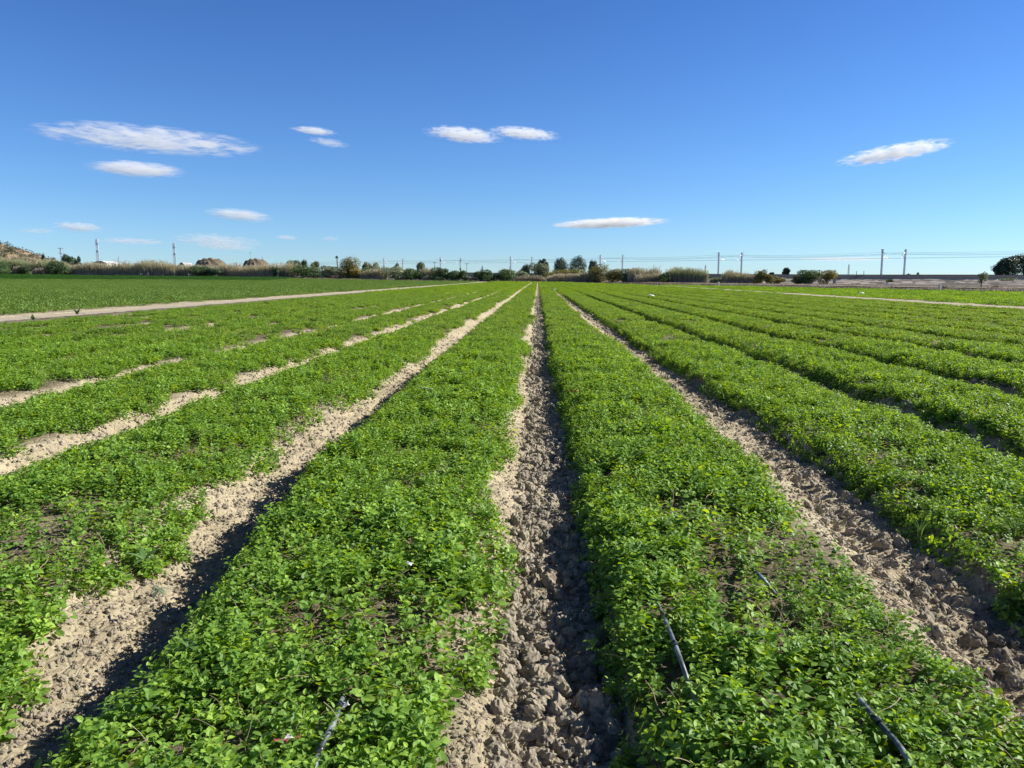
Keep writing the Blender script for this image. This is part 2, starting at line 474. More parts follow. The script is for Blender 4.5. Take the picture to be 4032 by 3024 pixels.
def scatter_group(name, objs):
    g = bpy.data.node_groups.new(name, 'GeometryNodeTree')
    g.interface.new_socket("Geometry", in_out='INPUT', socket_type='NodeSocketGeometry')
    g.interface.new_socket("Geometry", in_out='OUTPUT', socket_type='NodeSocketGeometry')
    gi = g.nodes.new("NodeGroupInput"); go = g.nodes.new("NodeGroupOutput")
    jn = g.nodes.new("GeometryNodeJoinGeometry")
    def attr(nm, dt):
        a = g.nodes.new("GeometryNodeInputNamedAttribute"); a.data_type = dt; a.inputs["Name"].default_value = nm
        return a.outputs["Attribute"]
    rot, scl, var = attr("rot", 'FLOAT_VECTOR'), attr("scl", 'FLOAT_VECTOR'), attr("var", 'INT')
    for i, ob in enumerate(objs):
        oi = g.nodes.new("GeometryNodeObjectInfo"); oi.inputs["Object"].default_value = ob
        cmp_ = g.nodes.new("FunctionNodeCompare"); cmp_.data_type = 'INT'; cmp_.operation = 'EQUAL'
        g.links.new(var, cmp_.inputs[2]); cmp_.inputs[3].default_value = i
        ip = g.nodes.new("GeometryNodeInstanceOnPoints")
        g.links.new(gi.outputs[0], ip.inputs["Points"]); g.links.new(cmp_.outputs[0], ip.inputs["Selection"])
        g.links.new(oi.outputs["Geometry"], ip.inputs["Instance"])
        g.links.new(rot, ip.inputs["Rotation"]); g.links.new(scl, ip.inputs["Scale"])
        g.links.new(ip.outputs[0], jn.inputs[0])
    g.links.new(jn.outputs[0], go.inputs[0])
    return g
def scatter(name, P, rot, scl, var, group, label, cat=None, grp=None):
    me = bpy.data.meshes.new(name)
    n = len(P)
    me.vertices.add(n); me.vertices.foreach_set("co", np.asarray(P, np.float32).ravel())
    a = me.attributes.new("rot", 'FLOAT_VECTOR', 'POINT'); a.data.foreach_set("vector", np.asarray(rot, np.float32).ravel())
    a = me.attributes.new("scl", 'FLOAT_VECTOR', 'POINT'); a.data.foreach_set("vector", np.asarray(scl, np.float32).ravel())
    a = me.attributes.new("var", 'INT', 'POINT'); a.data.foreach_set("value", np.asarray(var, np.int32))
    o = bpy.data.objects.new(name, me); COL.objects.link(o)
    m = o.modifiers.new("scatter", 'NODES'); m.node_group = group
    return tag(o, label, cat, grp, "stuff")
G_CROP = scatter_group("crop scatter", SHOOTS + MIDS + FARS + FLATS)
G_LEFT = scatter_group("left crop scatter", LEFTS)
G_TALL = scatter_group("tall crop scatter", TALLS)
nS, nM, nF = len(SHOOTS), len(MIDS), len(FARS)

def in_view(x, y, margin=1.5):
    u = (x * cY + y * sY); d = (-x * sY + y * cY)
    return (np.abs(u) < d * 0.68 + margin) & (y > 0.5)
def cover(x, y, k):
    """leaf cover 0..1 on row k (k=0 is the row left of the centre furrow)"""
    t = (x - xf(k - 1, y)) / (xf(k, y) - xf(k - 1, y)) * S
    amp = 0.20 if k in (0, 1) else 0.17 if k == -1 else 0.44 if k < -1 else 0.34
    r0 = {0: np.interp(y, [2, 2.8, 4, 8], [1.28, 1.34, 1.37, 1.39]), 1: 1.26, -1: np.interp(y, [2, 3.5, 6, 20], [1.50, 1.50, 1.44, 1.44])}.get(k, 1.30)
    rr = r0 + amp * (fbm(x * 0 + k * 13.7, y * 1.1, 41, 3) - .5) * 2 + 0.12 * (vn(x * 5, y * 5, 43) - .5)
    if k < -1: rr = rr + (0.05 if k > -4 else 0.07) + 0.06 * sstep(8, 20, y)
    if k < -3: rr = rr + 0.06
    if k > 1: rr = rr + 0.16 + min(k, 5) * 0.03
    rr = rr + 0.06 * sstep(25, 70, y)
    ll = (0.03 if k == 0 else 0.02 if k < 2 else np.interp(y, [5, 14], [.05, .0])) + 0.09 * (fbm(x * 0 + k * 5.1, y * 2.0, 47, 3) - .5) * 2 + (0.08 * sstep(.45, .7, fbm(x * 0 + k, y * .8, 49, 2)) if k > 1 else 0)
    edge = sstep(0, .05, t - ll) * sstep(0, .06, rr - t)
    thin = 1 - 0.72 * sstep(.53, .68, fbm(x * 2.0, y * 1.1, 61 + k, 4))
    return edge * thin
ORD = ["first", "second", "third", "fourth", "fifth", "sixth", "seventh", "eighth", "ninth", "tenth", "eleventh", "twelfth", "thirteenth", "fourteenth"]
row_lo = math.ceil((PLOT_L - X0) / S) + 1
row_hi = math.floor((PLOT_R - X0) / S)
for k in range(row_lo, row_hi + 1):
    xa = X0 + (k - 1) * S
    A = []
    # near: single shoots
    yb = 15.0
    n = int((S + .3) * (yb - 1) * 1650)
    x = xa + rng.uniform(-.15, S + .15, n); y = rng.uniform(1.0, yb, n)
    keep = in_view(x, y, 0.8) & (rng.uniform(0, 1, n) < cover(x, y, k) * (row_of(x, y) == k - 1) * (.22 + .78 * sstep(.34, .52, vn(x * 15, y * 13, 101))) * np.interp(y, [1, 7, 15], [1, .85, .62]))
    x, y = x[keep], y[keep]; n = len(x)
    clump = fbm(x * 3.2, y * 3.2, 71, 3)
    z = soil_z(x, y) - 0.012 + 0.11 * np.clip(clump - .25, 0, 1) * rng.uniform(.2, 1, n)
    sc = rng.uniform(.75, 1.2, n) * (0.55 + .45 * clump + .50 * fbm(x * 1.3, y * 1.3, 75 + k, 3)) * np.interp(y, [1, 7, 15], [1, 1.12, 1.3])
    rot = np.stack([rng.normal(0, .22, n), rng.normal(.10, .22, n), rng.uniform(0, 6.28, n)], 1)
    A.append((np.stack([x, y, z], 1), rot, np.repeat(sc[:, None], 3, 1), rng.integers(0, nS, n)))
    # shoots hanging down the steep left flank of the ridge
    n = int((yb - 1) * (110 if k < 2 else 85))
    y = rng.uniform(1.0, yb, n); q = rng.uniform(0, 1, n); x = xf(k - 1, y) + (.17 - .10 * q) + rng.normal(0, .012, n)
    keep = in_view(x, y, 0.8) & (fbm(x * 0 + k * 3.3, y * 1.3, 91, 2) > (.38 if k < 2 else .44))
    x, y, q = x[keep], y[keep], q[keep]; n = len(x)
    rot = np.stack([rng.normal(0, .3, n), -.5 - .4 * q + rng.normal(0, .25, n), rng.normal(0, .3, n)], 1)
    A.append((np.stack([x, y, (.24 - .17 * q) * (.78 if k >= 2 else 1)], 1), rot, np.repeat(rng.uniform(.8, 1.25, n)[:, None], 3, 1), rng.integers(0, nS, n)))
    # middle: small patches
    n = int((62 - yb) * 9)
    y = rng.uniform(yb, 62, n); x = xf(k - 1, y) + .10
    keep = in_view(x, y, 1.0); x, y = x[keep], y[keep]; n = len(x)
    rot = np.stack([rng.normal(0, .1, n), np.full(n, -.85) + rng.normal(0, .15, n), rng.normal(0, .1, n)], 1)
    A.append((np.stack([x, y, np.full(n, .12)], 1), rot, np.repeat(rng.uniform(.6, .85, n)[:, None], 3, 1), nS + rng.integers(0, nM, n)))
    ym = 62.0
    n = int(S * (ym - yb) / 0.038)
    x = xa + rng.uniform(0, S, n); y = rng.uniform(yb, ym, n)
    keep = in_view(x, y, 1.0) & (rng.uniform(0, 1, n) < np.minimum(cover(x + .13, y, k), cover(x - .09, y, k)) ** 1.3)
    x, y = x[keep], y[keep]; n = len(x)
    z = soil_z(x, y, False) - 0.02 + .05 * (fbm(x * 1.5, y * 1.5, 33, 3) - .4)
    rot = np.stack([rng.normal(0, .08, n), rng.normal(0, .08, n), rng.integers(0, 4, n) * PI / 2 + rng.normal(0, .3, n)], 1)
    A.append((np.stack([x, y, z], 1), rot, np.repeat(rng.uniform(.8, 1.05, n)[:, None], 3, 1), nS + rng.integers(0, nM, n)))
    # far: whole ridge segments
    ye = float(bound_y(xa + S / 2)) - 1.0
    y = np.arange(ym, ye, 0.94)
    x = np.full(len(y), xa)
    keep = in_view(x, y, 4.0); x, y = x[keep], y[keep]; n = len(y)
    if n:
        x = x + rng.normal(0, .02, n)
        flip = rng.choice([-1.0, 1.0], n)
        sc = np.stack([np.ones(n) * (1.0 if k <= 1 else 1.06), flip, rng.uniform(.85, 1.15, n) * (.8 if k >= 2 else 1)], 1)
        A.append((np.stack([x, y, base_z(x, y)], 1), np.zeros((n, 3)), sc, nS + nM + rng.integers(0, nF, n)))
    P, Rr, Sc, Vv = (np.concatenate([a[i] for a in A]) for i in range(4))
    if not len(P): continue
    if k <= 0:
        lab = f"{ORD[-k]} green mint row left of the clod filled centre furrow" if k < 0 else "leafy mint row directly left of the clod filled centre furrow"
    else:
        lab = f"{ORD[k - 1]} green mint row right of the clod filled centre furrow" if k > 1 else "leafy mint row directly right of the clod filled centre furrow, hoses in its leaves"
    scatter("mint_row", P, Rr, Sc, Vv, G_CROP, lab, "crop row", "mint rows between the two dirt tracks")

def flat_crop(name, xr, yr, step, test, group, first, nv, zoff, label):
    X, Y = np.meshgrid(np.arange(*xr, step), np.arange(*yr, step))
    x = X.ravel() + rng.normal(0, .25, X.size); y = Y.ravel() + rng.normal(0, .25, X.size)
    keep = test(x, y) & in_view(x, y, 6.0); x, y = x[keep], y[keep]; n = len(x)
    sc = np.stack([rng.uniform(.95, 1.1, n), rng.uniform(.95, 1.1, n), rng.uniform(.75, 1.25, n) * (.7 if zoff == .17 else 1.0)], 1)
    rot = np.zeros((n, 3)); rot[:, 2] = rng.uniform(0, 6.28, n)
    scatter(name, np.stack([x, y, base_z(x, y) + zoff], 1), rot, sc, first + rng.integers(0, nv, n), group, label)
nfl = nS + nM + nF
edge_l = lambda y: TRK_L0 - 1.0 - 0.5 * fbm(y * .5, y * 0, 4, 2)
flat_crop("mint_crop", (-215, TRK_L0 + 1), (20, 266), 1.75,
          lambda x, y: (x < edge_l(y)) & (y < np.where(x < -84, 238, 263)), G_LEFT, 0, len(LEFTS), 0.10,
          "even green mint crop left of the pale dirt track")
flat_crop("mint_crop", (STRIP_L, 80), (22, 170), 1.6,
          lambda x, y: (x > STRIP_L + .9) & (x < bound_x(y) - 1.0), G_CROP, nfl, len(FLATS), 0.17,
          "bright green strip of mint right of the narrow path")
flat_crop("forage_crop", (-225, -84), (238, 272), 1.6, lambda x, y: x < -84, G_TALL, 0, len(TALLS), 0.0,
          "dark green taller crop in front of the left reeds")

# ------------------------------------------------------------------ clods and straw
import bmesh
def clod(r, sub=2):
    bm = bmesh.new(); bmesh.ops.create_icosphere(bm, subdivisions=sub, radius=1.0)
    V = np.array([v.co[:] for v in bm.verts]); Fq = np.array([[v.index for v in f.verts] for f in bm.faces]); bm.free()
    s = r.uniform(0, 100)
    d = 0.45 + .9 * fbm(V[:, 0] * 1.9 + s, V[:, 1] * 1.9 + V[:, 2] * 2.3 + s, 3, 3) + .38 * np.abs(fbm(V[:, 0] * 4 + s, V[:, 1] * 4 - V[:, 2] * 4.5, 5, 2) - .5) * 2 + .16 * vn(V[:, 0] * 9 + s, V[:, 1] * 9 + V[:, 2] * 8, 6)
    V = V * d[:, None] * np.array([1, r.uniform(.65, 1), r.uniform(.5, .85)])
    return V, Fq
def cl_proto(r, sub):
    V, Fq = clod(r, sub); me = mesh_np("soil_clod", V, Fq, smooth=False); me.materials.append(M_CLOD)
    return bpy.data.objects.new("soil_clod", me)
CL = [cl_proto(R, 3) for _ in range(7)] + [cl_proto(R, 2) for _ in range(4)]
G_CLOD = scatter_group("clod scatter", CL)
P, Sz = [], []
def clods(n, fx, y0, y1, smin, smax, pw=2.2, ypow=1.0):
    y = y0 + (y1 - y0) * rng.uniform(0, 1, n) ** ypow
    x = fx + (rng.normal(0, .5, n) if np.isscalar(fx) else 0)
    return x, y
def furrow_clods(k, n, xa, xb, y0, y1, smin, smax, pw=3.0):
    y = np.exp(rng.uniform(math.log(y0), math.log(y1), n))
    x = xf(k, y) + rng.uniform(xa, xb, n)
    s = smin + (smax - smin) * rng.uniform(0, 1, n) ** pw
    s = s * np.interp(y, [2, 40], [1, 1.5])
    z = soil_z(x, y) + s * .15
    P.append(np.stack([x, y, z], 1)); Sz.append(s)
furrow_clods(0, 7500, -.34, .06, 1.4, 60, .006, .044, 4.5)
furrow_clods(0, 90, -.24, .02, 1.4, 25, .025, .050, 1.8)
furrow_clods(0, 11000, -.50, .10, 1.4, 14, .003, .011, 2)
furrow_clods(1, 2600, -.42, .22, 1.8, 60, .006, .042, 3)
furrow_clods(1, 9000, -.55, .25, 1.8, 14, .003, .011, 2)
furrow_clods(2, 2200, -.30, .28, 4, 60, .010, .050, 2.5)
furrow_clods(3, 900, -.25, .25, 6, 60, .010, .045, 3)
furrow_clods(-1, 260, -.45, .12, 1.8, 40, .004, .022, 3)
furrow_clods(-1, 9000, -.60, .08, 1.8, 18, .004, .016, 2.5)
furrow_clods(-2, 4000, -.55, .10, 3, 30, .005, .02, 2)
furrow_clods(-3, 2500, -.55, .10, 5, 35, .006, .025, 2)
P = np.concatenate(P); Sz = np.concatenate(Sz); n = len(P)
scatter("soil_clods", P, rng.uniform(0, 6.28, (n, 3)), np.repeat(Sz[:, None], 3, 1), np.where(Sz > .014, rng.integers(0, 7, n), rng.integers(7, 11, n)),
        G_CLOD, "loose tan clods and crumbs of dry soil in the furrows")

def straw_proto(r):
    L = r.uniform(.06, .16); n = 6
    pts = [(L * i / (n - 1) - L / 2, .006 * math.sin(i * 1.1 + r.uniform(0, 1)), .004 * math.sin(i * .8)) for i in range(n)]
    mb = MB().tube(pts, .0009, 3, False)
    me = mesh_np("dry_stem", np.array(mb.v), np.array(mb.f), np.full(len(mb.v), r.uniform(.2, .9))); me.materials.append(M_STRAW)
    return bpy.data.objects.new("dry_stem", me)
ST = [straw_proto(R) for _ in range(7)]
G_STRAW = scatter_group("straw scatter", ST)
n = 36000
y = np.exp(rng.uniform(math.log(1.5), math.log(28), n)); x = rng.uniform(-.72, .72, n) * y - .03 * y
inr = in_rows(x, y)
kk = row_of(x, y).astype(int) + 1
cv = np.zeros(n)
for k in np.unique(kk):
    m = kk == k; cv[m] = cover(x[m], y[m], int(k))
keep = rng.uniform(0, 1, n) < np.clip(1.05 - cv, 0.10, 1) * np.where(cv > .3, 1.0, .42)
x, y, cv = x[keep], y[keep], cv[keep]; n = len(x)
z = soil_z(x, y) + .006 + np.where(cv > .3, rng.uniform(.01, .08, n), 0)
rot = np.stack([rng.normal(0, .15, n), rng.normal(0, .15 + .5 * (cv > .3), n), rng.uniform(0, 6.28, n)], 1)
scatter("straw", np.stack([x, y, z], 1), rot, np.repeat((rng.uniform(.5, 1.2, n) * np.interp(y, [2, 16], [1, 1.8]))[:, None], 3, 1), rng.integers(0, 7, n), G_STRAW,
        "thin dry stems lying on the soil and in thin spots of the rows")
# ------------------------------------------------------------------ far vegetation
M_CITRUS = leaf_mat("citrus leaf", (0.040, 0.076, 0.025), (0.077, 0.136, 0.044), (0.153, 0.222, 0.068), 0.2)
M_YELLOW = leaf_mat("yellowing leaf", (0.094, 0.100, 0.029), (0.225, 0.208, 0.058), (0.397, 0.337, 0.100), 0.25)
M_OLIVE = leaf_mat("grey green leaf", (0.112, 0.139, 0.084), (0.205, 0.242, 0.139), (0.354, 0.391, 0.242), 0.2)
M_PINE = leaf_mat("pine needle", (0.024, 0.048, 0.028), (0.048, 0.086, 0.041), (0.095, 0.147, 0.061), 0.1)
M_DRYSHRUB = leaf_mat("dry shrub twig", (0.198, 0.154, 0.126), (0.360, 0.278, 0.226), (0.558, 0.450, 0.342), 0.1)
M_REED = leaf_mat("reed blade", (0.220, 0.206, 0.125), (0.438, 0.394, 0.250), (0.697, 0.639, 0.423), 0.25, (1.2, 1.1, .7))
M_REEDG = leaf_mat("green reed blade", (0.170, 0.213, 0.106), (0.319, 0.361, 0.181), (0.552, 0.574, 0.319), 0.25, (1.2, 1.1, .7))
M_STALK = leaf_mat("reed stalk", (0.209, 0.167, 0.144), (0.394, 0.313, 0.255), (0.580, 0.464, 0.371), 0.05, (1, 1, 1))
M_DARKW = leaf_mat("dark weed", (0.045, 0.04, 0.03), (0.085, 0.072, 0.052), (0.15, 0.125, 0.09), 0.1)
M_PLUME = leaf_mat("reed plume", (0.350, 0.312, 0.213), (0.525, 0.475, 0.325), (0.725, 0.663, 0.475), 0.3, (1, .95, .8))
M_TRUNK = flat_mat("bark", (0.16, 0.12, 0.085), 0.9, nscale=6)
M_DRYG = leaf_mat("dry grass blade", (0.203, 0.169, 0.112), (0.353, 0.296, 0.205), (0.545, 0.465, 0.329), 0.2, (1, .95, .7))

def quads_at(P, D, size, r, T, asp=0.7):
    """randomly tilted quads of SIZE at P, facing roughly along D"""
    n = len(P)
    D = D + r.normal(0, .6, (n, 3)); D /= np.linalg.norm(D, axis=1, keepdims=True) + 1e-9
    a = np.cross(D, r.normal(0, 1, (n, 3))); a /= np.linalg.norm(a, axis=1, keepdims=True) + 1e-9
    b = np.cross(D, a)
    s = (size * r.uniform(.6, 1.4, n))[:, None] * .5
    a = a * s; b = b * s * asp
    V = np.stack([P - a, P - b, P + a, P + b], 1).reshape(-1, 3)
    return V, np.arange(4 * n).reshape(n, 4), np.repeat(T, 4)
def crown(r, w, h, nl, nq, leaf, shape="round", low=0.0):
    """leaf quads on NL overlapping lobes in a box w x w x h standing on z=low"""
    C, Rd = [], []
    for i in range(nl):
        if shape == "cone":
            f = (i + .5) / nl; zc = low + h * (.12 + .8 * f); rr = w * .5 * (1.05 - f) * .62
            a = r.uniform(0, 6.28); off = w * .5 * (1 - f) * .5
            C.append((math.cos(a) * off, math.sin(a) * off, zc)); Rd.append((max(rr, w * .12),) * 2 + (h * .16,))
        elif shape == "pine":                     # lobes spread evenly over an egg, so the crown is full and rounded
            zz = 1 - 2 * (i + .5) / nl; rr = math.sqrt(1 - zz * zz); a = i * 2.4 + r.normal(0, .2); q = r.uniform(.52, .70)
            C.append((math.cos(a) * rr * q * w * .5, math.sin(a) * rr * q * w * .5, low + h * .5 * (1 + zz * q * 1.1))); sz = r.uniform(.13, .20)
            Rd.append((w * sz, w * sz, h * sz * .8))
        else:
            a = r.uniform(0, 6.28); q = r.uniform(0, 1) ** .6
            f = r.uniform(.14, .84) if i else .6
            lim = math.sqrt(max(0.05, 1 - (2 * f - 1) ** 2)) if shape == "round" else (1.0 if f < .5 else math.sqrt(max(.05, 1 - ((f - .5) * 2) ** 2)))
            sz = r.uniform(.16, .30)
            off = q * w * .5 * lim * .66
            C.append((math.cos(a) * off, math.sin(a) * off, low + h * f)); Rd.append((w * sz, w * sz, h * sz * .95))
    C = np.array(C); Rd = np.array(Rd)
    wt = Rd[:, 0] ** 2; idx = r.choice(nl, nq, p=wt / wt.sum())
    D = r.normal(0, 1, (nq, 3)); D /= np.linalg.norm(D, axis=1, keepdims=True)
    rad = r.uniform(.55, 1.06, nq) ** .6
    rad = rad * (0.70 + .55 * fbm(D[:, 0] * 3 + idx * 7, D[:, 1] * 3 + D[:, 2] * 3, 5, 2))
    P = C[idx] + D * Rd[idx] * rad[:, None]
    for ax in (0, 1):
        q = np.percentile(np.abs(P[:, ax]), 97); P[:, ax] *= w * .5 / q
    a_, b_ = np.percentile(P[:, 2], 2), np.percentile(P[:, 2], 98.5)
    P[:, 2] = low + .05 * h + (P[:, 2] - a_) / (b_ - a_) * h * .95
    P[:, 2] = np.maximum(P[:, 2], low + .05)
    lobet = r.normal(0, .22, nl)
    T = np.clip(.45 + lobet[idx] + r.normal(0, .17, nq), 0, 1)
    return quads_at(P, D, leaf, r, T)
def ground_at(x, y): return float(base_z(x, y)) - 0.03
def trunk_mesh(r, h, rad, nb=4, spread=.5):
    mb = MB()
    k = [(r.normal(0, .03) * h * i / 3, r.normal(0, .03) * h * i / 3, h * i / 3) for i in range(4)]
    mb.tube(k, [rad, rad * .8, rad * .62, rad * .35], 7)
    for i in range(nb):
        a = r.uniform(0, 6.28); z = h * r.uniform(.45, .85)
        e = (math.cos(a) * spread * h * .6, math.sin(a) * spread * h * .6, z + h * .35)
        mb.tube([(0, 0, z), (e[0] * .5, e[1] * .5, z + h * .12), e], [rad * .45, rad * .32, rad * .12], 5)
    return mb
PLANTS = np.random.default_rng(99)
def place(px0, px1, ytop, Y):
    a, b = at(px0, 1090, Y), at(px1, 1090, Y)
    x = (a.x + b.x) / 2; wd = b.x - a.x
    zg = ground_at(x, Y); zt = at((px0 + px1) / 2, ytop, Y).z
    return x, wd, zg, zt - zg
def tree(name, label, cat, px0, px1, ytop, Y, mat, kind="round", nl=12, dens=1.0, low=0.0, leaf=.34, group=None, trunk=True, zb=None):
    x, wd, zg, h = place(px0, px1, ytop, Y)
    if zb is not None: h = h + zg - zb; zg = zb
    t = thing(name, label, cat, (x, Y, zg), 0, group)
    r = PLANTS
    nq = int(np.clip(900 * dens * max(wd, 1) * max(h, 1) / (leaf * 12), 500, 9000))
    V, Fq, T = crown(r, wd, h * (1 - low), nl, nq, leaf, kind, h * low)
    add("crown" if trunk else "foliage", mesh_np("crown", V, Fq, T), mat, t)
    if trunk:
        trunk_mesh(r, h * max(.55, low + .25), .035 * wd + .06, 5, .4).build("trunk", M_TRUNK, t)
    else:
        mb = MB()
        for i in range(6):
            a = r.uniform(0, 6.28)
            mb.tube([(0.1 * math.cos(a), .1 * math.sin(a), 0), (wd * .25 * math.cos(a), wd * .25 * math.sin(a), h * .6)], [.04, .015], 4)
        mb.build("stem", M_TRUNK, t)
    return t
def blades(r, n, w, d, h, mats, bend=.25, bw=.07, segs=3, z0=0.0, z1=1.0, hvar=.22, lean=0.0, prof=None):
    """upright bent ribbons filling a footprint w x d"""
    x = r.uniform(-w / 2, w / 2, n); y = r.uniform(-d / 2, d / 2, n)
    hh = h * (1 - hvar * r.uniform(0, 1, n)) * (0.70 + .62 * fbm(x * .45 + r.uniform(0, 99), y * .4, 9, 3))
    if prof is not None: hh = hh * prof(x / w * 2)
    a = r.uniform(0, 6.28, n); b = bend * r.uniform(.2, 1, n) * hh
    sx, sy = np.cos(a) * b + lean * hh, np.sin(a) * b
    wa = r.uniform(0, 3.14, n); wx, wy = np.cos(wa) * bw / 2, np.sin(wa) * bw / 2
    V = []
    for i in range(segs + 1):
        f = z0 + (z1 - z0) * i / segs
        wf = (1 - .75 * i / segs)
        px, py, pz = x + sx * f ** 2, y + sy * f ** 2, hh * (f - .10 * bend * f ** 3)
        V.append(np.stack([px - wx * wf, py - wy * wf, pz], 1)); V.append(np.stack([px + wx * wf, py + wy * wf, pz], 1))
    V = np.stack(V, 1).reshape(-1, 3); k = 2 * (segs + 1)
    b0 = np.arange(n) * k
    Fq = np.concatenate([np.stack([b0 + 2 * i, b0 + 2 * i + 1, b0 + 2 * i + 3, b0 + 2 * i + 2], 1) for i in range(segs)])
    T = np.repeat(np.clip(r.normal(.5, .2, n), 0, 1), k)
    tips = np.stack([x + sx, y + sy, hh * (1 - .1 * bend)], 1)
    return V, Fq, T, tips
def reeds(label, px0, px1, ytop, Y, leafm=M_REED, dens=1.0, plume=0.25, depth=4.0, group=None, cat="reeds", round_=True, name="reed_clump", lean=0.0, bw=.10, zadd=0.0):
    x, wd, zg, h = place(px0, px1, ytop, Y); zg += zadd; h -= zadd
    h *= 1.0
    r = PLANTS
    t = thing(name, label, cat, (x, Y, zg), 0, group)
    prof = (lambda u: .55 + .45 * np.sqrt(np.clip(1 - np.abs(u) ** 3, 0, 1))) if round_ else None
    n = int(min(7000, 26 * dens * wd * depth))
    V, Fq, T, _ = blades(r, n, wd, depth, h * .62, None, .10, bw * .7, 2, hvar=.25, prof=prof)
    add("stalks", mesh_np("stalks", V, Fq, T), M_STALK, t)
    V, Fq, T, tips = blades(r, int(n * 1.25), wd, depth, h, None, .30, bw * 1.4, 3, z0=.42, hvar=.4, prof=prof, lean=lean)
    add("blades", mesh_np("blades", V, Fq, T), leafm, t)
    if plume > 0:
        m = r.uniform(0, 1, len(tips)) < plume
        tp = tips[m]; k = len(tp)
        P = np.repeat(tp, 5, 0) + r.normal(0, 1, (k * 5, 3)) * np.array([.07, .07, .16])
        V, Fq, T = quads_at(P, r.normal(0, 1, (len(P), 3)), .26, r, np.clip(r.normal(.5, .2, len(P)), 0, 1), .45)
        add("plumes", mesh_np("plumes", V, Fq, T), M_PLUME, t)
    return t
def shrub(name, label, cat, px0, px1, ytop, Y, mat, dens=1.0, group=None, zadd=0.0):
    """dry twiggy shrub: a fan of fine upright twigs and a sparse crown"""
    x, wd, zg, h = place(px0, px1, ytop, Y); zg += zadd; h -= zadd
    t = thing(name, label, cat, (x, Y, zg), 0, group)
    r = PLANTS
    n = int(min(4000, 220 * dens * wd * max(h, .6)))
    D = r.normal(0, 1, (n, 3)); D[:, 2] = np.abs(D[:, 2]) + .25; D /= np.linalg.norm(D, axis=1, keepdims=True)
    f0 = r.uniform(.1, .55, n)[:, None]; f1 = f0 + r.uniform(.2, .45, n)[:, None]
    sc = np.array([wd * .5, wd * .35, h * .95])
    sd_ = r.normal(0, .04, (n, 3))
    A, B = D * f0 * sc, D * np.minimum(f1, 1) * sc + r.normal(0, .08, (n, 3)) * sc
    V = np.stack([A - sd_, A + sd_, B + sd_ * .4, B - sd_ * .4], 1).reshape(-1, 3); V[:, 2] = np.maximum(V[:, 2], 0)
    add("twigs", mesh_np("twigs", V, np.arange(4 * n).reshape(n, 4), np.repeat(np.clip(r.normal(.5, .22, n), 0, 1), 4)), mat, t)
    V, Fq, T = crown(r, wd * .95, h * .9, 7, int(n * .6), .20, "dome")
    add("foliage", mesh_np("foliage", V, Fq, T), mat, t)
    return t

# left edge to centre, along the far side of the left field (depth about 275 m)
YL = 276.0
reeds("silvery green reeds rising behind the bushes at the far left edge", -160, 150, 1018, 286, M_REEDG, .9, .12, 5, "reed beds along the far field edge")
reeds("grey green reeds between the left edge and the rounded dark green bush", 140, 268, 1022, 287, M_REEDG, .9, .15, 5, "reed beds along the far field edge")
tree("citrus_tree", "dark green rounded tree with yellow side cut by the left picture edge", "tree", -45, 50, 1034, YL, M_CITRUS, "dome", 12, 1.0, 0, .3, "bushes along the far field edge")
tree("bush", "low olive green bush second from the left picture edge", "bush", 74, 126, 1050, YL, M_CITRUS, "dome", 9, 1.0, 0, .28, "bushes along the far field edge", False)
shrub("dry_shrub", "mauve brown dry shrub between two olive bushes at far left", "shrub", 45, 85, 1045, YL + 1, M_DRYSHRUB, 1, "dry shrubs along the far field edge")
shrub("dry_shrub", "pinkish dry shrub left of the rounded dark green bush", "shrub", 126, 176, 1052, YL, M_DRYSHRUB, 1, "dry shrubs along the far field edge")
tree("citrus_tree", "rounded dark green bushy tree with yellow patch beside tan reeds", "tree", 196, 266, 1032, YL, M_CITRUS, "dome", 12, 1.0, 0, .3, "bushes along the far field edge")
reeds("leftmost tan reed bed starting right of the dark green bush", 250, 420, 1034, 281, M_REED, 1, .25, 5, "reed beds along the far field edge", round_=False)
reeds("tall tan reed bed humped between the two lattice towers", 410, 700, 1026, 281, M_REED, .9, .3, 5, "reed beds along the far field edge")
reeds("low tan reed bed under the first rocky mound", 660, 890, 1044, 282, M_REED, .9, .3, 5, "reed beds along the far field edge", round_=False)
tree("bush", "olive bush in front of the reeds below the first rocky mound", "bush", 762, 832, 1050, YL + 1, M_CITRUS, "dome", 9, 1, 0, .28, "bushes along the far field edge", False)
tree("bush", "very dark bush among reeds below the mounds", "bush", 822, 878, 1058, YL, M_PINE, "dome", 8, 1, 0, .28, "bushes along the far field edge", False)
reeds("wide tan reed bed in front of the second rocky mound", 880, 1160, 1040, 281, M_REED, .9, .35, 5, "reed beds along the far field edge", round_=False)
tree("bush", "small dark bush at the right end of the tan reeds", "bush", 1072, 1100, 1052, YL + 1, M_PINE, "dome", 7, 1, 0, .26, "bushes along the far field edge", False)
tree("olive_tree", "round grey green tree behind the dark bushes under a mast", "tree", 1138, 1186, 1028, 300, M_OLIVE, "dome", 10, 1, .1, .34, "trees behind the far bushes")
tree("olive_tree", "small dark tree peeking over the wide bush, left one of two", "tree", 1192, 1222, 1027, 302, M_CITRUS, "dome", 8, 1, .1, .34, "trees behind the far bushes")
tree("olive_tree", "small greyish tree peeking over the wide bush, right one of two", "tree", 1222, 1256, 1032, 303, M_OLIVE, "dome", 8, 1, .1, .34, "trees behind the far bushes")
tree("bush", "broad dark green bush with silvery top left of the palm", "bush", 1145, 1278, 1049, YL, M_CITRUS, "dome", 18, 1, 0, .32, "bushes along the far field edge", False)
tree("bush", "grey green bush below the tall palm tree", "bush", 1268, 1345, 1050, YL, M_OLIVE, "dome", 12, 1, 0, .32, "bushes along the far field edge", False)
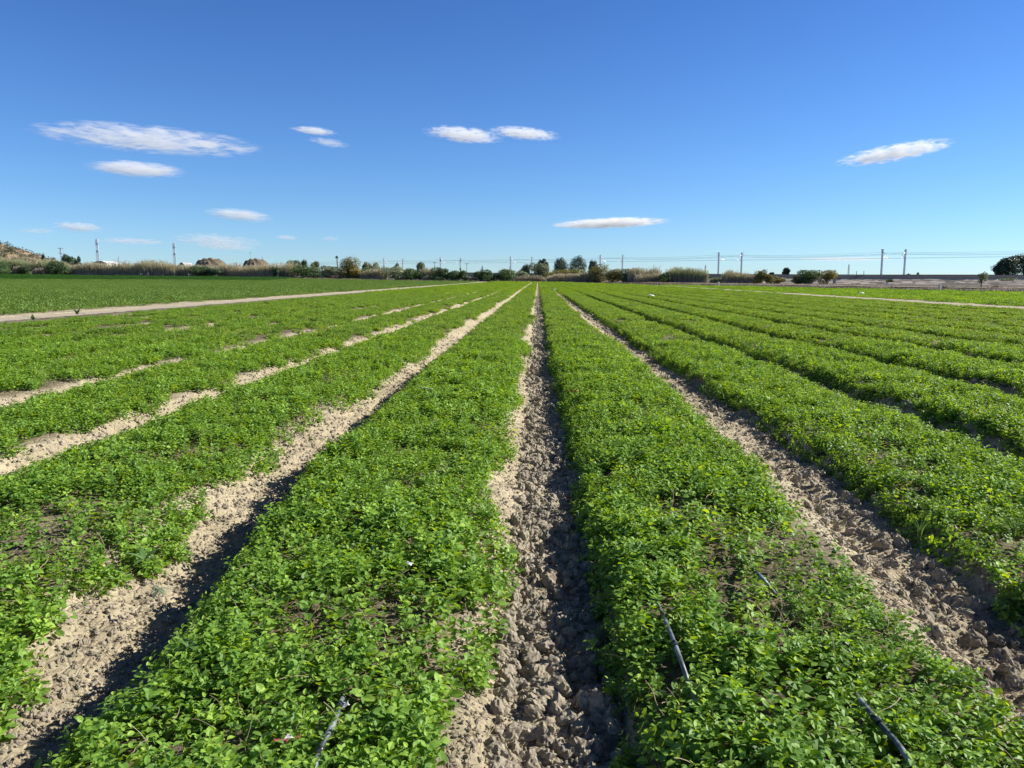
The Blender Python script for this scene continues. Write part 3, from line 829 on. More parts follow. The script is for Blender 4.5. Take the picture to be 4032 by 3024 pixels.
shrub("dry_shrub", "pinkish dry shrub below the palm tree", "shrub", 1292, 1360, 1064, YL - 1, M_DRYSHRUB, 1, "dry shrubs along the far field edge")
tree("tamarisk_tree", "feathery yellow green tree just right of the palm", "tree", 1336, 1408, 1017, YL + 1, M_YELLOW, "round", 16, .7, 0, .28, "trees behind the far bushes")
tree("bush", "golden green bush at the foot of the feathery tree", "bush", 1370, 1428, 1052, YL - 1, M_YELLOW, "dome", 9, 1, 0, .28, "bushes along the far field edge", False)
tree("olive_tree", "rounded grey tree behind the cream plumes, left one of two", "tree", 1423, 1462, 1036, 310, M_OLIVE, "dome", 9, 1, .15, .34, "trees behind the far bushes")
tree("olive_tree", "rounded grey tree behind the cream plumes, right one of two", "tree", 1458, 1494, 1037, 311, M_OLIVE, "dome", 9, 1, .15, .34, "trees behind the far bushes")
tree("bush", "low grey green hedge behind the cream plumed reeds", "bush", 1410, 1540, 1053, 281, M_OLIVE, "dome", 16, 1, 0, .34, "bushes along the far field edge", False)
reeds("cream plumed reed clump between the feathery tree and dark bushes", 1420, 1516, 1063, YL - 2, M_REED, 1.2, .8, 4, "reed beds along the far field edge", lean=.15)
tree("olive_tree", "small grey tree beside the catenary mast above dark bushes", "tree", 1542, 1570, 1041, 300, M_CITRUS, "dome", 8, 1, .1, .32, "trees behind the far bushes")
tree("bush", "wide olive green bush right of the cream plumed reeds", "bush", 1512, 1610, 1052, YL, M_OLIVE, "dome", 15, 1, 0, .32, "bushes along the far field edge", False)
tree("bush", "dark green bush right of the wide olive green bush", "bush", 1592, 1662, 1060, YL - 1, M_CITRUS, "dome", 12, 1, 0, .3, "bushes along the far field edge", False)
tree("olive_tree", "pointed grey green tree over tan reeds left of the twin masts", "tree", 1636, 1678, 1036, 295, M_OLIVE, "round", 9, 1, .1, .32, "trees behind the far bushes")
reeds("tan reed clump in front of the pointed grey tree", 1648, 1722, 1060, YL + 1, M_REED, 1.1, .5, 4, "reed beds along the far field edge")
reeds("short tan reeds at the foot of the twin masts", 1660, 1730, 1084, YL - 3, M_REED, 1.1, .3, 2, "reed beds along the far field edge")
CIT = "citrus trees along the far field edge"
tree("citrus_tree", "dense dark citrus tree below the left mast of the near pair", "tree", 1698, 1766, 1056, YL - 3, M_CITRUS, "dome", 13, 1.1, 0, .28, CIT)
tree("citrus_tree", "smaller citrus tree left of the gap showing the railway bank", "tree", 1764, 1812, 1068, YL - 3, M_CITRUS, "dome", 10, 1.1, 0, .28, CIT)
tree("citrus_tree", "open citrus tree with bare orange limb beside the railway gap", "tree", 1806, 1846, 1067, YL - 3, M_CITRUS, "dome", 9, .9, .08, .28, CIT)
shrub("dry_shrub", "pink dry shrub in the gap below the railway bank", "shrub", 1838, 1888, 1088, YL - 3, M_DRYSHRUB, 1, "dry shrubs along the far field edge")
tree("citrus_tree", "citrus tree right of the gap showing the railway bank", "tree", 1868, 1908, 1065, YL - 4, M_CITRUS, "dome", 10, 1.1, 0, .28, CIT)
tree("citrus_tree", "wide rounded citrus tree second right of the railway gap", "tree", 1896, 1958, 1066, YL - 4, M_CITRUS, "dome", 12, 1.1, 0, .28, CIT)
tree("citrus_tree", "largest dark citrus tree just left of the dry grass", "tree", 1956, 2030, 1063, YL - 4, M_CITRUS, "dome", 14, 1.2, 0, .28, CIT)
reeds("tawny dry grass mass at the end of the centre furrow", 2026, 2150, 1084, YL - 4, M_DRYG, 1.5, .1, 3, None, "grass", name="dry_grass", bw=.07)
tree("olive_tree", "small dark pine topped tree left of the grey thicket", "tree", 2046, 2086, 1045, 290, M_PINE, "dome", 9, 1, 0, .3, "trees behind the far bushes")
tree("pine_tree", "dark pine leaning up behind the grey thicket", "pine", 2114, 2158, 1024, 300, M_PINE, "pine", 14, 1.2, .15, .3, "pines behind the field")
tree("olive_tree", "grey green thicket tree in front of the leaning pine", "tree", 2088, 2162, 1040, 286, M_OLIVE, "dome", 14, 1, 0, .32, "trees behind the far bushes")
tree("bush", "pale yellowish bush at the foot of the grey thicket", "bush", 2040, 2086, 1068, YL - 1, M_OLIVE, "dome", 8, 1, 0, .28, "bushes along the far field edge", False)
tree("pine_tree", "left one of the two big round pines", "pine", 2180, 2232, 1020, 292, M_PINE, "pine", 24, 1.6, .10, .26, "pines behind the field")
tree("pine_tree", "right and larger one of the two big round pines", "pine", 2243, 2305, 1014, 294, M_PINE, "pine", 30, 1.6, .06, .26, "pines behind the field")
tree("bush", "olive bush in front of the two big pines", "bush", 2148, 2280, 1062, 283, M_YELLOW, "dome", 16, 1, 0, .3, "bushes along the far field edge", False)
tree("bush", "green bush below the larger pine", "bush", 2232, 2302, 1064, 282, M_CITRUS, "dome", 10, 1, 0, .3, "bushes along the far field edge", False)
reeds("broad cream plumed reed mound in front of the two big pines", 2154, 2368, 1078, YL - 8, M_REED, 1.3, .7, 5, "reed beds along the far field edge")
tree("pine_tree", "small dark pine behind the yellow bushes", "pine", 2318, 2356, 1030, 292, M_PINE, "pine", 14, 1.2, .1, .28, "pines behind the field")
tree("bush", "big yellow olive bush right of the pines", "bush", 2308, 2398, 1046, 268, M_YELLOW, "dome", 17, 1, 0, .28, "bushes along the far field edge", False)
tree("bush", "rounded golden bush right of the big yellow olive bush", "bush", 2386, 2452, 1062, 262, M_YELLOW, "dome", 13, 1, 0, .28, "bushes along the far field edge", False)
# right part, nearer towards the right
tree("bush", "dark bush tangled with reeds right of the golden bush", "bush", 2446, 2530, 1060, 258, M_CITRUS, "dome", 13, 1, 0, .28, "bushes along the far field edge", False)
reeds("olive reed clump over the dark bush right of the golden bush", 2470, 2556, 1056, 255, M_REED, 1, .3, 4, "reed beds along the far field edge")
reeds("mauve tinted reed clump with high thin tips", 2544, 2604, 1054, 252, M_REED, .9, .2, 4, "reed beds along the far field edge")
reeds("tangled low reeds between two tall reed mounds", 2500, 2640, 1078, 247, M_REED, 1.2, .3, 3, "reed beds along the far field edge")
reeds("large grey green reed mound left of the first white box", 2612, 2782, 1057, 246, M_REEDG, 1.2, .3, 5, "reed beds along the far field edge")
tree("bush", "dark bush inside the grey green reed mound", "bush", 2600, 2650, 1078, 243, M_CITRUS, "dome", 8, 1, 0, .26, "bushes along the far field edge", False)
shrub("dry_shrub", "low weedy shrub behind the first white box", "shrub", 2786, 2856, 1088, 235, M_OLIVE, 1, "dry shrubs along the far field edge")
reeds("tall straight mauve reed stand below the masts", 2846, 2958, 1064, 232, M_REED, 1.2, .15, 4, "reed beds along the far field edge")
reeds("fading mauve reed stand touching the yellow shrub", 2935, 3000, 1078, 228, M_DRYG, 1.2, .1, 3, "reed beds along the far field edge")
Gb = "yellowing bushes below the railway bank"
tree("bush", "yellow olive bush at the right end of the mauve reeds", "bush", 2974, 3022, 1066, 222, M_YELLOW, "dome", 10, 1, 0, .25, Gb, False)
tree("bush", "pale yellow bush second right of the mauve reeds", "bush", 3012, 3052, 1082, 220, M_YELLOW, "dome", 8, 1, 0, .25, Gb, False)
tree("bush", "low olive bush third right of the mauve reeds", "bush", 3046, 3090, 1090, 218, M_YELLOW, "dome", 8, 1, 0, .25, Gb, False)
tree("bush", "small golden bush left of the tall dark yellow one", "bush", 3118, 3162, 1088, 210, M_YELLOW, "dome", 8, 1, 0, .24, Gb, False)
tree("bush", "tall dark green bush with yellow edges before the railway", "bush", 3150, 3234, 1065, 209, M_CITRUS, "dome", 15, 1, 0, .26, Gb, False)
tree("bush", "tall golden bush beside the steel gantry", "bush", 3226, 3292, 1067, 208, M_YELLOW, "dome", 13, 1, 0, .25, Gb, False)
# right side bank
shrub("bush", "small green bush on the rubble slope near the second mast pair", "bush", 3488, 3526, 1099, 206, M_CITRUS, 1.2, None, .5)
shrub("dry_shrub", "dark low shrub right of the second white box", "shrub", 3706, 3742, 1123, 116, M_DRYSHRUB, 1.4, "dry shrubs on the right bank")
shrub("dry_shrub", "dark low shrub on the bank near the right picture edge", "shrub", 3890, 3946, 1124, 112, M_DRYSHRUB, 1.4, "dry shrubs on the right bank")
shrub("bush", "olive bush on the rubble slope near the right picture edge", "bush", 3930, 4000, 1094, 185, M_OLIVE, 1.3, None, .9)
tree("sapling", "spindly grey green young tree on the right bank", "tree", 3846, 3886, 1074, 118, M_OLIVE, "round", 9, .5, .35, .16)
tree("eucalyptus_tree", "big dark gum tree beyond the railway, left one at the right edge", "tree", 3915, 4010, 1018, 262, M_PINE, "round", 13, .9, .05, .36, "gum trees beyond the railway", zb=2.0)
tree("eucalyptus_tree", "tallest dark gum tree beyond the railway cut by the right picture edge", "tree", 3968, 4090, 1004, 265, M_PINE, "round", 16, .9, .08, .36, "gum trees beyond the railway", zb=2.0)
tree("bush", "small dark tuft at the left foot of the gum trees", "bush", 3912, 3946, 1044, 260, M_PINE, "dome", 7, .9, 0, .3, None, False, zb=2.0)
tree("round_tree", "small lone round tree on the skyline beyond the railway", "tree", 3082, 3108, 1055, 520, M_PINE, "pine", 14, 1.2, .05, .45, zb=3.0)
tree("bush", "low dark bush on the skyline left of the lone round tree", "bush", 3024, 3046, 1073, 520, M_PINE, "dome", 5, 1.2, 0, .45, None, False, zb=3.0)

def palm(label, px, ytop, Y, wpx, z0=None, fan=True, group=None):
    p = at(px, ytop, Y); zg = ground_at(p.x, Y) if z0 is None else z0
    h = p.z - zg; R_ = wpx / F * Y / 2
    t = thing("palm_tree", label, "palm", (p.x, Y, zg), 0, group)
    ht = max(h - R_ * 1.1, .5)
    MB().tube([(0, 0, 0), (.1, 0, ht * .5), (.05, 0, ht)], [.24, .19, .17], 7).build("trunk", M_TRUNK, t)
    r = PLANTS; n = 46
    az = r.uniform(0, 6.28, n); el = r.uniform(-.9, 1.25, n)
    Vs, Fs, nn = [], [], 0
    for i in range(n):
        L = R_ * r.uniform(.8, 1.1); d = np.array([math.cos(az[i]) * math.cos(el[i]), math.sin(az[i]) * math.cos(el[i]), math.sin(el[i])])
        s = np.array([-math.sin(az[i]), math.cos(az[i]), 0]) * .16 * L
        b = np.array([0, 0, ht])
        m = b + d * L * .55 + np.array([0, 0, .08 * L]); e = b + d * L + np.array([0, 0, -.25 * L])
        Vs += [b - s * .2, b + s * .2, m + s, m - s, e + s * .3, e - s * .3]; Fs += [(nn, nn + 1, nn + 2, nn + 3), (nn + 3, nn + 2, nn + 4, nn + 5)]; nn += 6
    add("crown", mesh_np("crown", np.array(Vs), np.array(Fs), r.uniform(.1, .7, nn)), M_PINE, t)
palm("tall slim fan palm standing above the bushes", 1326, 1003, 285, 17)
palm("left one of the two small palms on the skyline beyond the railway", 3577, 1070, 420, 24, 2.0, group="small palms beyond the railway")
palm("right one of the two small palms on the skyline beyond the railway", 3615, 1068, 420, 21, 2.0, group="small palms beyond the railway")

# weedy verge strips
def verge(name, label, n, fx, h, mat, bw=.05):
    V, Fq, T, _ = blades(PLANTS, n, 1, 1, h, None, .5, bw, 2, hvar=.6)
    X, Y = fx(n); k = 6
    V = V.reshape(n, k, 3); V[:, :, 0] -= V[:, :1, 0]; V[:, :, 1] -= V[:, :1, 1]
    V[:, :, 0] += X[:, None]; V[:, :, 1] += Y[:, None]; V[:, :, 2] += (base_z(X, Y) - .02)[:, None]
    tag(add(name, mesh_np(name, V.reshape(-1, 3), Fq, T), mat), label, kind="stuff")
def fx_far(n):
    x = PLANTS.uniform(-90, 14, n); return x, 267.5 + PLANTS.uniform(0, 8, n)
verge("dry_weeds", "dry weeds at the foot of the far hedge", 5000, fx_far, .7, M_DRYG, .12)
def fx_right(n):
    y = np.exp(PLANTS.uniform(math.log(50), math.log(262), n)); o = PLANTS.uniform(-.5, 5.5, n) + (PLANTS.uniform(0, 1, n) < .35) * 9
    return bound_x(y) + o + 1.2, y
verge("dry_weeds", "dark dry weeds on the low bank along the right side of the field", 16000, fx_right, .26, M_DARKW, .08)
verge("dry_weeds", "sparse tan weeds on the rough ground below the railway", 5000, lambda n: (lambda y: (bound_x(y) + PLANTS.uniform(12, 45, n), y))(PLANTS.uniform(60, 250, n)), .4, M_STRAW, .08)

# ------------------------------------------------------------------ railway
A0 = np.array([100.0, 230.0]); RD = np.array([-.667, .745]); RN = np.array([-.745, -.667])   # RN points to the viewer
def rail_pt(t, d, z):
    p = A0 + RD * t + RN * d
    return (p[0], p[1], z)
STEP = 56.2
def rail_z(t):
    k = t / STEP
    return CAMZ + float(np.interp(k, [-3, 0, 1, 2, 3, 4, 5, 6, 9], [.2, .80, 1.25, 1.65, 2.1, 2.8, 3.4, 3.9, 4.6]))
def sweep(name, prof, mat, label=None, t0=-170, t1=560, step=4.0, parent=None, kind=None, rough=0.0):
    """PROF(t) gives a list of (d, z) points; swept along the line"""
    ts = np.arange(t0, t1, step); V = []
    for t in ts:
        for d, z in prof(t): V.append(rail_pt(t, d, z))
    k = len(prof(0)); m = len(ts)
    V = np.array(V)
    if rough: V[:, 2] += (fbm(V[:, 0] * .9, V[:, 1] * .9, 3, 3) - .5) * rough
    Fq = [(i * k + j, i * k + j + 1, (i + 1) * k + j + 1, (i + 1) * k + j) for i in range(m - 1) for j in range(k - 1)]
    o = add(name, mesh_np(name, V, Fq), mat, parent)
    if label: tag(o, label, kind=kind or "structure")
    return o
m, t_, bs, out = newmat("rubble slope")
g_ = N(t_, "ShaderNodeNewGeometry").outputs["Position"]
vo = N(t_, "ShaderNodeTexVoronoi"); vo.inputs["Scale"].default_value = .55; t_.links.new(g_, vo.inputs["Vector"])
sp = N(t_, "ShaderNodeSeparateColor"); t_.links.new(vo.outputs["Color"], sp.inputs[0])
f_ = math_(t_, 'ADD', math_(t_, 'MULTIPLY', sp.outputs[0], .55), math_(t_, 'MULTIPLY', noise(t_, .9, 5, .7, g_), .45))
t_.links.new(ramp(t_, f_, [(.28, (.05, .045, .04)), (.45, (.17, .14, .115)), (.70, (.36, .30, .24))]), bs.inputs["Base Color"])
bs.inputs["Roughness"].default_value = .95
M_RUBBLE = m
M_BALLAST = flat_mat("ballast", (0.065, 0.062, 0.065), .95, c2=(.032, .03, .034), nscale=2.5)
M_CONC = flat_mat("concrete", (0.50, 0.46, 0.40), .85, nscale=.8)
M_RAIL = flat_mat("rail steel", (0.10, 0.08, 0.07), .45, .6, nscale=2)
M_GALV = flat_mat("galvanised steel", (0.40, 0.46, 0.52), .5, .3, c2=(.32, .37, .43), nscale=.7)
M_INS = flat_mat("white insulator", (0.80, 0.82, 0.82), .4, nscale=2)
M_WIRE = flat_mat("wire", (0.16, 0.18, 0.20), .5, .5)
sweep("railway_embankment", lambda t: [(21 + 3 * math.sin(t * .05), -.15), (13.5, .35 * rail_z(t)), (10.6, rail_z(t) - .85), (7.9, rail_z(t) - .83), (-22, rail_z(t) - .9), (-34, 0.0)], M_RUBBLE,
      "long railway embankment with stony rubble slope", rough=.35)
sweep("ballast_bed", lambda t: [(7.6, rail_z(t) - .80), (6.6, rail_z(t) - .30), (6.2, rail_z(t) - .28), (5.5, rail_z(t) + .02), (-15, rail_z(t) + .02), (-17, rail_z(t) - .8)], M_BALLAST,
      "dark ballast bed of the railway on its embankment")
sweep("kerb", lambda t: [(11.0, rail_z(t) - 1.2), (11.0, rail_z(t) - .66), (10.6, rail_z(t) - .66), (10.6, rail_z(t) - .84)], M_CONC, "pale concrete kerb along the top of the rubble slope")
for i, d in enumerate((4.9, 3.4, -6.4, -7.9)):
    o = sweep("rail", lambda t, d=d: [(d + .07, rail_z(t) + .03), (d + .07, rail_z(t) + .20), (d - .07, rail_z(t) + .20), (d - .07, rail_z(t) + .03)], M_RAIL,
              ["steel rail of the near track, nearer one", "steel rail of the near track, farther one", "steel rail of the far track, nearer one", "steel rail of the far track, farther one"][i])
# masts
MH = 7.7
def mast(label, side, extras=False):
    """side=+1: mast of the near row, arm reaching away from the viewer"""
    t = thing("catenary_mast", label, "mast", group="catenary masts along the railway")
    mb = MB()
    for a, b in ((-.21, -.21), (.10, -.21), (-.21, .10), (.10, .10)):
        mb.box(a, b, -1.0, a + .11, b + .11, MH)
    for i in range(16):
        z = .3 + i * .46
        mb.box(-.098, -.205, z, .098, -.185, z + .1); mb.box(-.098, .185, z, .098, .205, z + .1)
        mb.box(-.205, -.098, z + .2, -.185, .098, z + .3); mb.box(.185, -.098, z + .2, .205, .098, z + .3)
    mb.build("mast_post", M_GALV, t)
    s = side
    MB().tube([(-s * .9, 0, MH - .02), (s * .3, 0, MH + .03)], .05, 5).tube([(-s * .85, 0, MH), (-s * .95, 0, MH - 1.2)], .035, 4).build("feeder_bracket", M_GALV, t)
    MB().tube([(s * .2, 0, MH - .9), (s * 1.9, 0, MH - 1.5), (s * 2.1, 0, MH - 1.8)], .08, 5).tube([(s * .2, 0, MH - 2.9), (s * 2.0, 0, MH - 1.75)], .08, 5)\
        .tube([(s * 1.1, 0, MH - 2.45), (s * 3.1, 0, MH - 2.55)], .08, 5).build("cantilever", M_INS, t)
    MB().tube([(s * .35, 0, MH - .95), (s * 1.2, 0, MH - 1.25)], .13, 6).build("insulator", M_INS, t)
    MB().tube([(s * .35, 0, MH - 2.8), (s * 1.0, 0, MH - 2.4)], .13, 6).build("insulator", M_INS, t)
    MB().tube([(s * 2.0, 0, MH - 2.62), (s * 3.1, 0, MH - 2.66)], .11, 6).build("steady_arm", M_INS, t)
    if extras:
        MB().box(-.35, -.3, 1.2, .35, .3, 2.4).build("tension_weight", M_RAIL, t)
        MB().box(-.25, -.25, MH - 1.9, .25, .25, MH - 1.1).build("tension_wheel", M_RAIL, t)
    return t
ang = math.atan2(-RN[1], -RN[0])    # local +x points away from the viewer across the tracks
place_m = ["fourth and nearest", "third nearest", "second", "first"]
where = {0: "nearest pair, above the rubble slope", 1: "pair above the tall mauve reeds", 2: "pair right of the pines and yellow bush", 3: "pair left of the two big pines",
         4: "pair with black weights left of centre", 5: "pair above the cream plumed reeds", 6: "pair next to the tall palm", 7: "pair over the small trees left of the palm",
         8: "pair at the second rocky mound", 9: "farthest pair, left of the first mound", -1: "pair beyond the right picture edge"}
NEARM = {False: mast("x", 1), True: mast("x", 1, True)}
FARM = {False: mast("x", -1), True: mast("x", -1, True)}
used = set()
for k in range(-1, 10):
    ex = k in (4,)
    for near in (True, False):
        src = (NEARM if near else FARM)[ex]
        if src.name in used: o = copy_tree(src)
        else: o = src; used.add(src.name)
        tt = k * STEP + (0 if near else -1.5)
        d = 0.0 if near else -11.5
        p = rail_pt(tt, d + 7.2 - 7.2, rail_z(tt))
        o.location = p; o.rotation_euler = (0, 0, ang)
        o["label"] = f"steel catenary mast, {'left' if near else 'right'} of the {where[k]}"
# tracks run between the two mast rows, contact wires near the steady arms
def wire(label, d, dz, sag, r=.018, grp="overhead wires of the railway"):
    pts = []
    for k in range(-1, 9):
        for i in range(6):
            f = i / 6; t = (k + f) * STEP
            if t < -60: continue
            z = rail_z(k * STEP) * (1 - f) + rail_z((k + 1) * STEP) * f
            pts.append(rail_pt(t, d, z + dz - sag * 4 * f * (1 - f)))
    mb = MB().tube(pts, r, 4, False)
    return tag(mb.build("overhead_wire", M_WIRE), label, "wire", grp)
wire("topmost feeder wire hung outside the near mast row", .95, MH - 1.1, .5)
wire("sagging messenger wire over the near track", -2.0, MH - 1.45, .7)
wire("level contact wire over the near track", -3.0, MH - 2.7, .06)
wire("feeder wire hung outside the far mast row", -12.4, MH - 1.1, .5)
wire("sagging messenger wire over the far track", -9.5, MH - 1.45, .7)
wire("level contact wire over the far track", -8.5, MH - 2.7, .06)
# steel gantry beside the golden bush
p = at(3288, 1063, 214)
t = thing("steel_gantry", "grey steel gantry with thin top bar beside the golden bush", "gantry", (p.x, 214, 0.0))
MB().box(-.14, -.14, .0, .14, .14, p.z).tube([(0, 0, p.z - 1.6), (-1.2, 0, p.z - .1)], .04, 4).build("post", M_GALV, t)
MB().tube([(0, 0, p.z - .05), (-3.0, 0, p.z - .05)], .04, 4).tube([(0, 0, p.z - .9), (-3.0, 0, p.z - .9)], .03, 4).build("top_bar", M_GALV, t)
MB().box(-.28, -.3, 0, .28, .3, 1.3).build("footing", M_CONC, t)

# ------------------------------------------------------------------ poles, towers, pylons
def lattice(mb, h, wb, wt, n, r, z0=0.0, x0=0.0):
    L = []
    for i in range(n + 1):
        f = i / n; wd = (wb + (wt - wb) * f) / 2
        L.append([(x0 + a * wd, b * wd, z0 + h * f) for a, b in ((-1, -1), (1, -1), (1, 1), (-1, 1))])
    for c in range(4): mb.tube([l[c] for l in L], r, 4)
    for i in range(n):
        for c in range(4):
            d = (c + 1) % 4
            mb.tube([L[i][c], L[i + 1][d]], r * .6, 3, False); mb.tube([L[i][d], L[i + 1][c]], r * .6, 3, False)
            mb.tube([L[i + 1][c], L[i + 1][d]], r * .6, 3, False)
    return mb
def tower(name, label, cat, px, ytop, Y, wb_px, wt_px, n, arms=(), antenna=False, group=None, r=.06, zb=0.0):
    p = at(px, ytop, Y); h = p.z - zb; q = Y / F
    t = thing(name, label, cat, (p.x, Y, zb), 0.35, group)
    lattice(MB(), h, wb_px * q, wt_px * q, n, r).build("lattice_body", M_GALV, t)
    for z, wpx in arms:
        MB().box(-wpx * q / 2, -.12, h * z - .12, wpx * q / 2, .12, h * z + .12).build("crossarm", M_GALV, t)
    if antenna:
        for f in (.98, .90, .72):
            MB().box(-wt_px * q * .75, -wt_px * q * .75, h * f - 1.3, wt_px * q * .75, wt_px * q * .75, h * f).build("antenna_panel", M_INS if f > .9 else M_GALV, t)
        MB().tube([(0, 0, h), (0, 0, h + 2.5)], .06, 4).build("antenna_rod", M_GALV, t)
    return t
tower("lattice_tower", "tall pale lattice radio tower at left, thicker and taller of the two", "tower", 380, 940, 600, 15, 6, 12, antenna=True, r=.13, group="lattice towers")
tower("lattice_tower", "slimmer lattice radio tower right of the humped reeds", "tower", 684, 956, 600, 15, 6, 12, antenna=True, r=.13, group="lattice towers")
tower("power_pylon", "squat lattice pylon with a crossarm left of the radio towers", "pylon", 238, 976, 360, 7, 5, 10, arms=((.985, 20), (.84, 14)), r=.07)
tower("power_pylon", "slim distant pylon with three arms left of the second mast pair", "pylon", 2778, 1044, 700, 5, 2, 8, arms=((.85, 8), (.7, 9)), r=.10, group="distant pylons beyond the railway")
tower("power_pylon", "slim distant pylon right of the steel gantry", "pylon", 3343, 1041, 700, 6, 2, 8, arms=((.85, 8), (.7, 10)), r=.10, group="distant pylons beyond the railway")
tower("power_pylon", "small bulb headed distant pylon above the citrus trees", "pylon", 1899, 1048, 600, 4, 3, 6, arms=((.97, 6), (.85, 13), (.75, 8)), r=.10, group="distant pylons beyond the railway")
tower("power_pylon", "tiny distant pylon just left of the mast before the grey thicket", "pylon", 2008, 1049, 700, 4, 2, 6, arms=((.8, 7),), r=.10, group="distant pylons beyond the railway")
def tpole(label, px, ytop, Y, armpx, rad=.16, name="utility_pole", cat="pole", grp="wooden and concrete utility poles", zb=0.0, lean=0.0):
    p = at(px, ytop, Y); h = p.z - zb
    t = thing(name, label, cat, (p.x, Y, zb), 0, grp)
    MB().tube([(-lean, 0, 0), (0, 0, h)], [rad, rad * .7], 6).build("post", M_GALV if rad < .14 else M_TRUNK, t)
    if armpx:
        a = armpx * Y / F / 2
        MB().box(-a, -.08, h - .35, a, .08, h - .15).build("crossarm", M_GALV, t)
        mb = MB()
        for x in (-a * .9, 0.0, a * .9): mb.tube([(x, 0, h - .15), (x, 0, h + .12)], .06, 5)
        mb.build("insulator", M_INS, t)
    return t
tpole("short wide T shaped pole at the foot of the hill", 150, 1002, 330, 28)
tpole("T shaped pole left of the masts above the short tan reeds", 1711, 1032, 420, 14)
tpole("T shaped pole standing in the gap above the railway bank", 1838, 1037, 420, 17)
tpole("thin pole with crossbar behind the second rocky mound", 985, 993, 420, 6, .13)
tpole("plain short post behind the second rocky mound", 1033, 1013, 430, 4, .13)
tpole("leaning dark post above the tan reeds right of the white building", 467, 1007, 300, 0, .12, lean=.8)
tpole("short dark post sticking out of the humped reeds", 606, 1025, 300, 0, .12)
tpole("small lamp post on the skyline right of the lone round tree", 3140, 1074, 500, 3, .12, zb=2)
for i, (px, yt) in enumerate(((3373, 1067), (3402, 1067))):
    tpole(["left", "right"][i] + " post of the small distant gantry beyond the railway", px, yt, 420, 0, .2, grp="distant gantry posts", zb=2.0)

# buildings behind the reeds
M_WHITE = flat_mat("white render", (0.78, 0.76, 0.73), .7, nscale=.3)
M_DARK = flat_mat("dark opening", (0.05, 0.055, 0.06), .4)
M_SHEET = flat_mat("grey sheet roof", (0.45, 0.45, 0.44), .5, nscale=.5)
def shed(label, px0, px1, ytop, Y, dpt, roofm, nwin, zb=0.0, hump=.12):
    a, b = at(px0, ytop, Y), at(px1, ytop, Y); wd = b.x - a.x; h = a.z - zb
    t = thing("farm_building", label, "building", ((a.x + b.x) / 2, Y, zb), 0, "farm buildings behind the reeds")
    rh = h * hump
    MB().box(-wd / 2, 0, 0, wd / 2, dpt, h - rh).build("wall", M_WHITE, t)
    mb = MB(); n = 10
    mb.v = [(-wd / 2 - .3 + (wd + .6) * i / n, y, h - rh + .01 + rh * math.sin(PI * i / n)) for y in (-.3, dpt + .3) for i in range(n + 1)]
    mb.v += [(x, y, z - .15) for x, y, z in mb.v]
    q = n + 1
    mb.f = [(i, i + 1, q + i + 1, q + i) for i in range(n)] + [(2 * q + i + 1, 2 * q + i, 3 * q + i, 3 * q + i + 1) for i in range(n)] + [(2 * q + i, 2 * q + i + 1, i + 1, i) for i in range(n)]
    mb.build("roof", roofm, t)
    for i in range(nwin):
        x = -wd / 2 + wd * (i + .5) / nwin
        MB().box(x - .6, -.06, h * .35, x + .6, -.01, h * .7).build("window", M_DARK, t)
shed("long white building at the foot of the thicker radio tower", 366, 420, 1027, 420, 12, M_WHITE, 3)
shed("pale domed farm shed right of the slimmer radio tower", 698, 732, 1033, 400, 10, M_SHEET, 2, hump=.4)
shed("small white roofed shed behind trees left of the palm", 1142, 1166, 1026, 420, 8, M_WHITE, 1, hump=.3)

# ------------------------------------------------------------------ hill and mounds
m, t_, bs, out = newmat("rocky hill")
g_ = N(t_, "ShaderNodeNewGeometry").outputs["Position"]
f_ = noise(t_, .16, 6, .65, g_)
t_.links.new(ramp(t_, f_, [(.42, (.09, .085, .045)), (.52, (.20, .15, .09)), (.60, (.42, .29, .17))]), bs.inputs["Base Color"]); bs.inputs["Roughness"].default_value = .95
M_HILL = m
def hillmesh(name, cx, cy, rx, ry, h, label, mat, n=70, rough=.12, flat=1.0):
    A, B = np.meshgrid(np.linspace(-1, 1, n), np.linspace(-1, 1, n))
    r_ = np.sqrt(A ** 2 + B ** 2)
    z = h * np.clip(1 - r_ ** (2 * flat), 0, 1) ** .8 + h * rough * 2 * (fbm(A * 6 + 3, B * 6, 7, 4) - .5) * (r_ < .97) - .4 * (r_ >= 1)
    V = np.stack([(cx + A * rx).ravel(), (cy + B * ry).ravel(), z.ravel()], 1)
    i = (np.arange(n - 1)[:, None] * n + np.arange(n - 1)[None, :]).ravel()
    return tag(add(name, mesh_np(name, V, np.stack([i, i + 1, i + n + 1, i + n], 1), smooth=True), mat), label, kind="structure"), V
a = at(-330, 930, 460); b = at(275, 1030, 460)
hobj, HV = hillmesh("hill", a.x, 460, b.x - a.x + 2, 90, at(-330, 925, 460).z + 3, "rocky hill dotted with scrub rising at the left edge", M_HILL, 110, .06, .75)
r = PLANTS
sel = HV[(HV[:, 2] > 1) & (HV[:, 1] < 480)]; sel = sel[r.choice(len(sel), 1800)] + r.normal(0, 1.2, (1800, 3)) * np.array([1, 1, 0])
Pb = np.repeat(sel, 22, 0) + r.normal(0, 1, (1800 * 22, 3)) * np.array([1.1, 1.1, .6]) + np.array([0, 0, .3])
V, Fq, T = quads_at(Pb, r.normal(0, 1, Pb.shape) + np.array([0, 0, .5]), .8, r, np.clip(np.repeat(r.normal(.4, .2, 1800), 22) + r.normal(0, .1, len(Pb)), 0, 1))
M_SCRUB = leaf_mat("hill scrub", (0.05, 0.055, 0.03), (0.09, 0.095, 0.05), (0.16, 0.15, 0.08), 0.1)
tag(add("hill_scrub", mesh_np("hill_scrub", V, Fq, T), M_SCRUB), "olive scrub dotted over the left hill", kind="stuff")
tree("round_tree", "small round tree on the ridge at the right end of the hill", "tree", 170, 190, 1006, 380, M_PINE, "dome", 6, 1.2, 0, .4)
